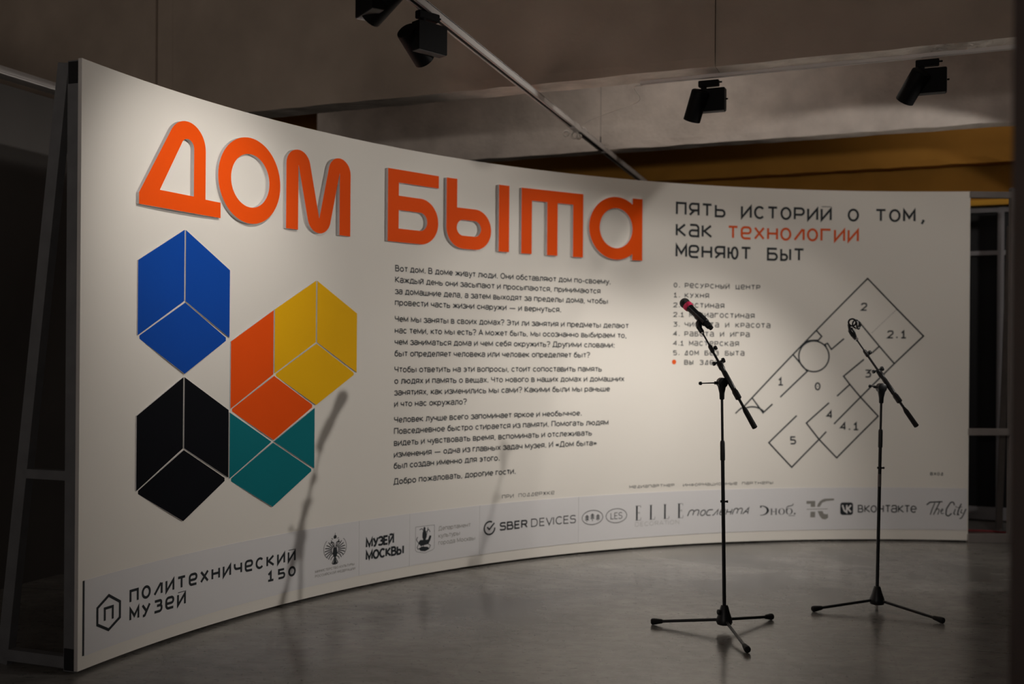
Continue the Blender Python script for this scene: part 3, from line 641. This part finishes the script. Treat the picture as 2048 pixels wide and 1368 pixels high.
def les(bm):
    for cx in (3.6475, 3.8325): ribbon(bm, arc(cx, .237, .080, .047, 0, 360, 44)[:-1], .0042, LO2, closed=True)
    for dx, h in ((-.042, .0), (0, .012), (.042, 0)):
        c = 3.6475 + dx
        ribbon(bm, [(c, .212), (c, .250 + h)], .004, LO2)
        for j in range(3):
            y = .220 + j * .011 + h * .6; ribbon(bm, [(c - .014, y), (c, y + .011), (c + .014, y)], .0050, LO2)
    body(bm, 'LES', 3.788, .215, .044, 3.878, .10, LO2)
logo(les)
def elle(bm):
    for i, ch in enumerate('ELLE'):
        x = 3.985 + i * .1085
        flat_poly(bm, [[(x, .196), (x + .012, .196), (x + .012, .295), (x, .295)]], LO2)
        ribbon(bm, [(x - .005, .1965), (x + .036, .1965), (x + .038, .214)], .0022, LO2)
        if ch == 'E': ribbon(bm, [(x - .005, .2945), (x + .034, .2945), (x + .036, .280)], .0022, LO2); ribbon(bm, [(x + .008, .247), (x + .026, .247)], .0022, LO2); ribbon(bm, [(x + .026, .240), (x + .026, .254)], .0022, LO2)
        else: ribbon(bm, [(x - .005, .2945), (x + .018, .2945)], .0022, LO2)
logo(elle)
logo(lambda bm: body(bm, 'DECORATION', 3.978, .156, .028, 4.320, .06, LO2), 'ink_grey')
def moslenta(bm):
    MO = {'м': [[(0, 0), (.05, .8, .3), (.3, 1, .2), (.5, .75, .2), (.5, .1)], [(.5, .7), (.75, 1, .2), (1, .8, .2), (1, 0)]], 'т': [[(0, 0), (.05, .8, .3), (.3, 1, .2), (.5, .75, .2), (.5, .1)], [(.5, .7), (.75, 1, .2), (1, .8, .2), (1, 0)]],
          'о': [E_(.5, .42, .45, .42, 0, 360)], 'с': [[(1, .85), (.1, .85, .3), (.0, 0, .3), (.9, 0)]], 'л': [[(0, 0), (.2, 0, .1), (.75, .85), (.85, 0)]], 'е': [[(.9, 0), (0, 0, .3), (.1, .85, .3), (.9, .85, .2), (.8, .42, .2), (.1, .42)]],
          'н': [[(0, 0), (.05, .85)], [(.85, 0), (.9, .85)], [(0, .42), (.85, .42)]], 'а': [[(0, 0), (.75, 1), (.9, 0)], [(.3, .35), (.85, .35)]]}
    x = 4.382
    for ch, a in zip('мослента', (.092, .048, .050, .052, .050, .050, .080, .050)):
        emit_glyph_sl(bm, MO[ch], x, .206, a * .84, .044, .0066, LO2, .35); x += a
logo(moslenta)
def snob(bm):
    o = LO2
    flat_poly(bm, [arc(4.945, .2265, .058, .035, 100, -100, 20) + list(reversed(arc(4.940, .2265, .046, .031, 92, -92, 20)))], o)
    flat_poly(bm, [arc(4.941, .252, .007, .006, 0, 360, 12)[:-1]], o)
    for x in (5.022, 5.056): ribbon(bm, [(x, .195), (x, .238)], .008, o); ribbon(bm, [(x - .008, .1955), (x + .008, .1955)], .002, o); ribbon(bm, [(x - .008, .2375), (x + .008, .2375)], .002, o)
    ribbon(bm, [(5.022, .217), (5.056, .217)], .003, o)
    flat_poly(bm, [arc(5.098, .2165, .024, .0225, 0, 360, 28)[:-1], arc(5.098, .2165, .015, .0205, 0, 360, 24)[:-1]], o)
    flat_poly(bm, [arc(5.155, .2165, .025, .0225, 0, 360, 28)[:-1], arc(5.155, .2165, .016, .0205, 0, 360, 24)[:-1]], o)
    ribbon(bm, fillet([(5.132, .222), (5.138, .252, .02), (5.178, .258, .01), (5.186, .270)]), .006, o)
    flat_poly(bm, [arc(5.196, .200, .0065, .0060, 0, 360, 14)[:-1]], o)
    ribbon(bm, [(5.15, .186), (5.20, .186)], .003, o)
logo(snob)
def klogo(bm):
    o = LO2
    flat_poly(bm, [[(5.283, .288), (5.348, .288), (5.348, .246), (5.315, .246), (5.315, .268), (5.283, .268)]], o)
    flat_poly(bm, [[(5.314, .212), (5.348, .212), (5.348, .172), (5.312, .172)]], o)
    flat_poly(bm, [[(5.362, .246)] + arc(5.432, .238, .070, .066, 170, 92, 10) + [(5.487, .304), (5.487, .292), (5.430, .286), (5.400, .276), (5.382, .246)]], o)
    flat_poly(bm, [[(5.366, .216), (5.402, .216), (5.412, .196), (5.432, .192), (5.442, .196), (5.444, .168), (5.424, .156), (5.400, .160), (5.382, .180)]], o)
    ribbon(bm, [(5.285, .229), (5.440, .231)], .004, o)
logo(klogo, 'ink_grey')
def vk(bm):
    flat_poly(bm, [fillet([(5.533, .276, .018), (5.533, .187, .018), (5.626, .187, .018), (5.626, .276, .018)], True)], LO2)
    body(bm, 'вконтакте', 5.661, .204, .070, 6.080, .11, LO2)
logo(vk)
logo(lambda bm: (ribbon(bm, [(5.548, .257), (5.562, .218), (5.580, .206), (5.580, .257)], .011, LO2 + .0006), ribbon(bm, [(5.612, .257), (5.588, .232), (5.612, .207)], .012, LO2 + .0006)), 'ink_white', 'pale mark on the black rounded square')
def city(bm):
    o = LO2; r = lambda p, w_: ribbon(bm, fillet([q if len(q) > 2 else q for q in p]), w_, o)
    r([(6.152, .262), (6.175, .281, .02), (6.262, .286)], .0085)
    r([(6.209, .276), (6.190, .230), (6.178, .192)], .0070); r([(6.242, .280), (6.218, .230), (6.200, .192)], .0075)
    r([(6.216, .226), (6.236, .238, .01), (6.240, .222), (6.230, .194)], .006); r([(6.250, .214), (6.268, .226, .008), (6.262, .238, .008), (6.250, .220, .01), (6.254, .200, .008), (6.272, .203)], .0055)
    r([(6.345, .262), (6.338, .286, .01), (6.318, .282, .02), (6.290, .235, .03), (6.286, .192, .02), (6.304, .184, .01), (6.326, .204)], .0085)
    r([(6.352, .236), (6.340, .204), (6.350, .194)], .007); r([(6.392, .274), (6.372, .226), (6.366, .196), (6.378, .196)], .0085); r([(6.362, .246), (6.400, .250)], .004)
    r([(6.396, .236), (6.388, .212), (6.402, .206)], .006); r([(6.424, .238), (6.406, .194), (6.394, .172, .008), (6.380, .168)], .0075); flat_poly(bm, [arc(6.356, .252, .004, .005, 0, 360, 10)[:-1]], o)
logo(city)

# stud frame bay standing against the right end of the panel, and small things near it
sf = root('stud_frame', (3.50, 7.25, 0), 'bare grey stud frame bay between the white wall and the dark corner', 'frame')
xr, yr = Vector((1, .04, 0)).normalized(), Vector((-.04, 1, 0)).normalized()
def sp(nm, c, hx, hz, hy=.022): 
    bm = bmesh.new(); box(bm, c, xr, yr, Z3, hx, hy, hz); bev(bm, .002, 1); link(nm, bm, 'frame_light', sf)
sp('post', (3.59, 7.26, 1.26), .052, 1.26); 
sp('top_rail', (3.39, 7.25, 2.468), .150, .022); sp('crossbar', (3.39, 7.25, .785), .150, .024); sp('base_rail', (3.39, 7.25, .030), .150, .030)
bm = bmesh.new(); A = room(1.583, 3.1, .02); Bq = room(1.645, 3.1, 2.3)
box(bm, (A + Bq) / 2, U, P, (Bq - A).normalized(), .022, .02, (Bq - A).length / 2); bev(bm, .002, 1)
o = link('timber_batten', bm, 'frame_light'); o['label'] = 'grey batten leaning upright behind the bare stud frame'; o['category'] = 'batten'
bm = bmesh.new(); tube(bm, spline([room(1.30, 3.0, .006), room(1.5, 3.05, .006), room(1.62, 3.03, .006), room(1.72, 3.06, .006)]), .006, 8)
o = link('red_cable', bm, 'tape', smooth=True); o['label'] = 'thin red cable on the floor behind the stud frame'; o['category'] = 'cable'

# ------------------------------------------------------------------ lighting tracks
def track(name, a, b, label, h=.020):
    a, b = Vector(a), Vector(b); d = (b - a).normalized(); sd = d.cross(Z3).normalized(); L = (b - a).length
    r = root(name, a, label, 'lighting track')
    bm = bmesh.new(); c = (a + b) / 2
    # C-shaped rail: two side walls, a top and a recessed slot underneath
    box(bm, c + Z3 * .014, d, sd, Z3, L / 2, h, .003)
    for s in (-1, 1):
        box(bm, c + sd * s * (h - .002), d, sd, Z3, L / 2, .002, .0185)
        box(bm, c + sd * s * (h - .0055) - Z3 * .0170, d, sd, Z3, L / 2, .0055, .0015)
    link('rail', bm, 'track', r)
    bm = bmesh.new(); box(bm, c - Z3 * .012, d, sd, Z3, L / 2, .0095, .003); link('conductor_slot', bm, 'slot', r)
    return r, d, sd
TZ = 2.795
tA, tB = Vector((-1.06, 2.30, TZ)), Vector((1.15, 8.77, TZ))
# the near track follows the line measured on the ceiling: (-.417,4.273) ... (1.032,8.480)
d1 = (Vector((1.032, 8.48, 0)) - Vector((-.417, 4.273, 0))).normalized()
tA = Vector((-.417, 4.273, TZ)) - d1 * 1.6; tB = Vector((1.032, 8.48, TZ)) + d1 * .3
tr1, d1, s1 = track('lighting_track', tA, tB, 'white lighting track running away from the camera over the curved wall')
def on1(k): return Vector((-.417, 4.273, TZ)) + d1 * k
T2 = Vector((1.045, 5.600, 2.849)); U2 = (Vector((2.035, 5.062, 0)) - Vector((1.020, 5.476, 0))).normalized()
tr2, d2, s2 = track('lighting_track', T2 - U2 * .36, T2 + U2 * 4.6, 'white lighting track fixed along the underside of the near ceiling beam', .012)
# track joiner, feed clips and hanging wire on the near track
bm = bmesh.new(); box(bm, on1(2.50), d1, s1, Z3, .07, .021, .024); bev(bm, .003); link('track_joiner', bm, 'track', tr1)
bm = bmesh.new(); box(bm, on1(2.72) + Z3 * .022, d1, s1, Z3, .05, .016, .014); bev(bm, .003); link('track_joiner', bm, 'track', tr1)
bm = bmesh.new(); box(bm, on1(3.30), d1, s1, Z3, .03, .020, .021); bev(bm, .003); link('track_joiner', bm, 'track', tr1)
def ring(nm, c, R_, r_, m, par, d=(0, 1, 0), seg=18):
    bm = bmesh.new(); x, y, d = frame_of(d); pts = [Vector(c) + (x * math.cos(2 * PI * k / seg) + y * math.sin(2 * PI * k / seg)) * R_ for k in range(seg)]
    rings = []
    for k, p in enumerate(pts):
        rad = (p - Vector(c)).normalized(); rings.append([bm.verts.new(p + (rad * math.cos(2 * PI * j / 8) + d * math.sin(2 * PI * j / 8)) * r_) for j in range(8)])
    for k in range(seg):
        a, b = rings[k], rings[(k + 1) % seg]
        for j in range(8): bm.faces.new((a[j], a[(j + 1) % 8], b[(j + 1) % 8], b[j]))
    return link(nm, bm, m, par, smooth=True)
for k, dx, R_ in ((2.50, -.055, .017), (2.55, -.012, .022), (2.60, .0, .014)):
    ring('feed_clip', on1(k) + Vector((dx, 0, -.045)), R_, .006, 'cable', tr1, (.3, 1, 0))
def wire(k, p_dir=0):
    p = on1(k); bm = bmesh.new(); lathe(bm, p + Z3 * .03, Z3, [(0, .004), (.045, .004), (.05, .0012), (1.05, .0012)], 8); return link('hanging_wire', bm, 'slot', tr1)
wire(3.19)
cbl = spline([on1(2.66) + Z3 * .03, on1(2.66) + Vector((.05, -.10, .055)), on1(2.66) + Vector((.18, -.40, .045)), on1(2.66) + Vector((.30, -.70, .035)), T2 - U2 * .40 - Z3 * .030, T2 - U2 * .345 - Z3 * .024])
bm = bmesh.new(); tube(bm, cbl, .0022, 8); o = link('white_cable', bm, 'cable', smooth=True); o['label'] = 'thin white cable slung from one lighting track to the beam'; o['category'] = 'cable'

# ------------------------------------------------------------------ track spotlights
def spotlight(pos, d, sd, aim, label, watts, cone=60, blend=.6, spill=None, side=1, rot=0., group='black spotlights on the ceiling tracks', radius=.035, lamp_on=True):
    """box driver along the track with a cylinder head on its end"""
    pos = Vector(pos); d = Vector(d); r = root('track_spotlight', pos, label, 'spotlight', None)
    d = (Matrix.Rotation(rot, 3, 'Z') @ d).normalized(); sd = d.cross(Z3).normalized()
    if sd.y > 0: sd = -sd
    sd = sd * side
    def bx_(nm, c, hx, hy, hz, b_=.003, m='lamp'):
        bm = bmesh.new(); box(bm, c, d, sd, Z3, hx, hy, hz); bev(bm, b_); return link(nm, bm, m, r)
    bx_('track_adapter', pos - Z3 * .034, .056, .017, .017)
    bx_('adapter_lever', pos - Z3 * .030 + d * .060, .012, .004, .004, .001)
    bm = bmesh.new(); lathe(bm, pos - Z3 * .042 - d * .028, -Z3, [(0, .016), (.026, .016)], 16); link('swivel', bm, 'lamp', r, True)
    bc = pos - Z3 * .127 + d * .012
    bx_('driver_box', bc, .078, .026, .062, .002)
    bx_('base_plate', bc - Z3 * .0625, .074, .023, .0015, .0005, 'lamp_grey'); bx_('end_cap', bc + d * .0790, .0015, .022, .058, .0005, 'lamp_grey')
    bx_('adjusting_knob', bc + d * .084 + Z3 * .002, .008, .004, .004, .001)
    piv = bc - d * .060 + sd * .052 + Z3 * .002
    ax = (Vector(aim) - piv).normalized()
    bm = bmesh.new(); lathe(bm, piv - sd * .030, sd, [(0, .030), (.012, .030), (.014, .026)], 24); link('pivot_disc', bm, 'lamp', r, True)
    bm = bmesh.new(); lathe(bm, piv - ax * .046, ax, [(0, 0), (0, .038), (.004, .045), (.010, .047), (.168, .047), (.168, .044), (.125, .042)], 36, cap=False)
    link('lamp_head', bm, 'lamp', r, True)
    bm = bmesh.new(); lathe(bm, piv + ax * .078, ax, [(0, 0), (0, .0425), (.003, .0425), (.003, 0)], 30); link('lamp_lens', bm, 'lens', r)
    for (wt, cn, bl) in [(watts, cone, blend)] + ([spill] if spill else []):
        ld = bpy.data.lights.new('spot_beam', 'SPOT'); ld.energy = wt; ld.color = WARM; ld.spot_size = math.radians(cn); ld.spot_blend = bl; ld.shadow_soft_size = radius
        lo = bpy.data.objects.new('spot_beam', ld); COL.objects.link(lo); lo.parent = r; lo.matrix_parent_inverse = Matrix.Translation(-pos)
        lo.matrix_basis = Matrix.Translation(piv + ax * .124) @ ax.to_track_quat('-Z', 'Y').to_matrix().to_4x4()
    return r
def on2(x): return T2 + U2 * ((x - T2.x) / U2.x) - Z3 * .014
spotlight(on2(1.068), U2, s2, (.52, 6.6, .60), 'black track spotlight over the headline, left of the two on the beam', 54, 66, 1., (8, 110, .4))
spotlight(on2(2.095), U2, s2, (1.20, 7.0, .45), 'black track spotlight at the upper right, right of the two on the beam', 155, 60, 1., (16, 86, .35))
spotlight(on2(3.05), U2, s2, (2.50, 7.25, 1.20), 'black track spotlight hidden behind the dark near wall', 2, 70, .8, (35, 82, .06))
spotlight(on2(4.99), U2, s2, (-.70, 5.5, 1.45), 'black track spotlight farthest right on the beam track', 395, 42, .9, radius=.035)
spotlight(on1(-.40), d1, s1, (-1.55, 4.78, 1.90), 'black track spotlight at the top of the view, nearest the camera', 72, 72, 1., (7, 120, .4), rot=.91, side=-1)
spotlight(on1(.13), d1, s1, (.95, 6.7, .75), 'black track spotlight with its head turned down right, below the nearest one', 36, 68, .9, rot=-.49, side=-1)

# ------------------------------------------------------------------ microphone stands
def mic_stand(base, lean, tips, hinge, tip, tail, label, extra):
    b = Vector((base[0], base[1], 0)); r = root('microphone_stand', b, label, 'microphone stand')
    top = Vector(hinge) - Vector((0, 0, .075)); d = (top - (b + Z3 * .09)); L = d.length; d.normalize()
    b1 = b + Z3 * .09
    at = lambda z: b1 + d * ((z - .09) / d.z)
    def L_(nm, p, ax, prof, m='stand', seg=18, par=None, lab=None):
        bm = bmesh.new(); lathe(bm, p, ax, prof, seg); return link(nm, bm, m, par or r, True, lab)
    zc = extra['clutch']; kn = extra['knob']
    L_('base_hub', b + Z3 * .030, Z3, [(0, .010), (0, .034), (.012, .039), (.028, .036), (.055, .026), (.085, .018), (.092, .014)], seg=24)
    L_('lower_tube', b1 - d * .02, d, [(0, .0088), (zc - .062, .0088)])
    L_('height_clutch', at(zc - .005), d, [(0, .009), (.002, .0115), (.085, .0112), (.095, .009)])
    L_('upper_tube', at(zc + .06), d, [(0, .0062), ((top.z - zc - .04) / d.z, .0062)])
    side = Vector((1, -.1, 0)).normalized()
    k_ = L_('tube_clip', at(kn) - side * .013, side, [(0, .006), (.022, .006), (.023, .0045), (.028, .0045), (.029, .006), (.036, .006), (.036, 0)], seg=12)
    if extra.get('band'): L_('pale_sleeve', at(extra['band'] - .022), d, [(0, .0094), (.066, .0094)], 'frame_light', lab='pale grey worn section of the tube')
    # hub knob
    kd = Vector(extra['hubknob']).normalized(); L_('hub_knob', b + Z3 * .085 + kd * .012, kd, [(0, .006), (.010, .006), (.011, .013), (.022, .013), (.024, .010)], seg=14)
    for t in tips:
        t = Vector((t[0], t[1], .016)); p0 = b + Z3 * .052 + (t - b).normalized() * .026; p0.z = .050; dd = t - p0
        lg = L_('leg', p0, dd, [(0, .0072), (dd.length - .03, .0072)], seg=14)
        L_('rubber_foot', t - dd.normalized() * .045, dd, [(0, .008), (.004, .0105), (.022, .0125), (.040, .0155), (.052, .0150), (.057, .010)], 'rubber', 16, lg)
    # hinge yoke
    H = Vector(hinge); tip = Vector(tip); tail = Vector(tail); bd = (tip - tail).normalized()
    vw = Vector((.2, -1, 0)).normalized()
    side = bd.cross(vw).normalized()
    if side.x < 0: side = -side
    L_('yoke_stem', top - d * .005, d, [(0, .009), (.003, .0115), (.030, .0125), (.055, .018), (.075, .021)], seg=20)
    L_('hinge_disc', H - vw * .016, vw, [(0, .022), (.002, .0245), (.030, .0245), (.032, .021)], seg=26)
    ls = Vector(extra['lever'][0]).normalized(); ll = extra['lever'][1]
    L_('clamp_lever', H + ls * .018, ls, [(0, .008), (.020, .0075), (.022, .0032), (ll, .0028), (ll + .001, .007), (ll + .007, .0088), (ll + .014, .007), (ll + .016, .003)], seg=14)
    # boom: thick outer sleeve crossing the hinge, thin rod to the tip, rod and grip to the tail
    q = tail + bd * (H + side * .020 - tail).dot(bd)     # point of the boom nearest the hinge
    LT_ = (tip - q).length; LB_ = (tail - q).length
    L_('boom_clamp', q - bd * .012, bd, [(-.05, .008), (-.045, .012), (.045, .0125), (.07, .009)], seg=20)
    L_('boom_sleeve', q - bd * .060, bd, [(-.052, .010), (-.048, .0148), (-.012, .0148), (0, .0115), (.115, .0112), (.120, .0145), (.150, .0140), (.156, .009)], seg=20)
    up = q + bd * .098
    for sg in (-1, 1): L_('boom_knob', up + side * sg * .008, side * sg, [(0, .005), (.010, .005), (.012, .0125 if sg > 0 else .0095), (.022, .0125 if sg > 0 else .0095), (.024, .008)], seg=14)
    L_('boom_rod', q + bd * .08, bd, [(0, .0060), (LT_ - .08 - extra['rod'], .0060)], seg=16)
    c2 = q + bd * (LT_ - extra['rod'] - .012)
    L_('rod_clamp', c2, bd, [(-.016, .007), (-.012, .0105), (.018, .0105), (.026, .007)], seg=18)
    L_('rod_knob', c2 + side * .008, (side + bd * .15), [(0, .005), (.006, .005), (.008, .011), (.018, .011), (.020, .008)], seg=14)
    L_('boom_tip_rod', c2, bd, [(0, .0042), (extra['rod'] + .010, .0042)], seg=14)
    L_('tail_rod', q - bd * .10, -bd, [(0, .0066), (LB_ - .10 - .10, .0066)], seg=16)
    L_('tail_grip', tail, bd, [(0, .010), (.002, .0128), (.095, .0120), (.110, .0085), (.118, .0066)], 'rubber', 20)
    L_('thread_nut', tip - bd * .004, bd, [(0, .0085), (.003, .0098), (.014, .0098), (.015, .0060)], 'chrome', 16)
    return r, bd, side, vw

st1, bd1, sd1_, vw1 = mic_stand((1.022, 4.865), 0, ((.697, 4.957), (1.296, 5.067), (1.047, 4.500)), (1.003, 4.865, 1.181), (.9276, 4.966, 1.419), (1.132, 4.740, .975),
    'black boom microphone stand holding the microphone, left of the two stands', dict(clutch=.815, knob=.615, hubknob=(-1, -.3, .15), lever=((-1, -.15, -.03), .052 + .03), rod=.085))
st2, bd2, sd2_, vw2 = mic_stand((1.902, 5.289), 0, ((1.558, 5.229), (2.126, 5.021), (2.022, 5.627)), (1.916, 5.289, 1.150), (1.842, 5.45, 1.400), (2.048, 5.155, .960),
    'black boom microphone stand with an empty cable ring, right of the two stands', dict(clutch=.845, knob=.735, hubknob=(.2, 1, .2), lever=((-1, .3, .15), .030), rod=.085, band=.66))

# clip and microphone on the first stand
tip1 = Vector((.9276, 4.966, 1.419))
head = Vector((.860, 5.080, 1.569)); mtail = Vector((.960, 4.952, 1.4495))
# the microphone axis: measured head centre and tail end
md = (head - mtail).normalized(); 
cl = bpy.data.objects['thread_nut']
bm = bmesh.new(); cpos = mtail + md * .066
tube(bm, spline([tip1 + bd1 * .006, Vector((.9130, 4.975, 1.446)), Vector((.9120, 4.985, 1.467)), cpos - Z3 * .006 + Vector((-.003, 0, 0))]), [.0105] + [.0120] * 7 + [.0145] * 8 + [.0150] * 8 + [.012], 14)
link('clip_neck', bm, 'stand', st1, True)
bm = bmesh.new(); lathe(bm, cpos - md * .034, md, [(0, .0180), (.002, .0200), (.066, .0215), (.068, .019)], 22); link('clip_shell', bm, 'stand', st1, True)
mic = root('microphone', cpos, 'black handheld microphone with a bright pink band, clipped on the left stand', 'microphone')
bm = bmesh.new(); ML = (head - mtail).length
lathe(bm, mtail, md, [(0, .0), (0, .0130), (.003, .0155), (.050, .0165), (ML - .052, .0182), (ML - .038, .0205), (ML - .034, .0210)], 30); link('microphone_body', bm, 'stand', mic, True)
bm = bmesh.new(); lathe(bm, mtail, md, [(ML - .040, .0210), (ML - .038, .0228), (ML - .020, .0250), (ML - .017, .0246)], 30); link('pink_band', bm, 'pink', mic, True, 'bright pink plastic ring below the grille')
bm = bmesh.new(); lathe(bm, mtail, md, [(ML - .017, .0225)] + [(ML + .0258 * math.sin(a) + .002, .0258 * math.cos(a)) for a in [math.radians(x) for x in range(-30, 90, 10)]] + [(ML + .0281, 0)], 32); link('grille', bm, 'mesh', mic, True)
bm = bmesh.new(); box(bm, mtail + md * .072 + sd1_ * .0175, md, sd1_, md.cross(sd1_), .010, .003, .005); bev(bm, .001); link('switch', bm, 'rubber', mic)
bm = bmesh.new(); lathe(bm, mtail + md * .004, -md, [(0, .0115), (.016, .0115), (.018, .008), (.019, 0)], 20); link('connector', bm, 'rubber', mic, True)

# empty cable ring clip on the second stand
tip2 = Vector((1.842, 5.45, 1.400))
bm = bmesh.new(); tube(bm, spline([tip2 + bd2 * .004, tip2 + bd2 * .028 + Vector((-.004, 0, 0)), tip2 + Vector((-.030, .02, .052)), tip2 + Vector((-.036, .02, .085))]), [.010] * 9 + [.0115] * 8 + [.008] * 8, 12); link('clip_neck', bm, 'stand', st2, True)
bm = bmesh.new(); tube(bm, spline([tip2 + Vector((-.004, .005, .012)), tip2 + Vector((-.014, .0, .040)), tip2 + Vector((-.030, .0, .066))]), .0062, 10); link('clip_arm', bm, 'stand', st2, True)
ring('spring_ring', tip2 + Vector((-.022, .01, .094)), .019, .0048, 'stand', st2, (.4, 1, .2))
ring('spring_ring', tip2 + Vector((-.002, .01, .086)), .021, .0044, 'stand', st2, (-.3, 1, .1))
ring('spring_ring', tip2 + Vector((.012, .01, .078)), .019, .0044, 'stand', st2, (-.9, 1, .1))
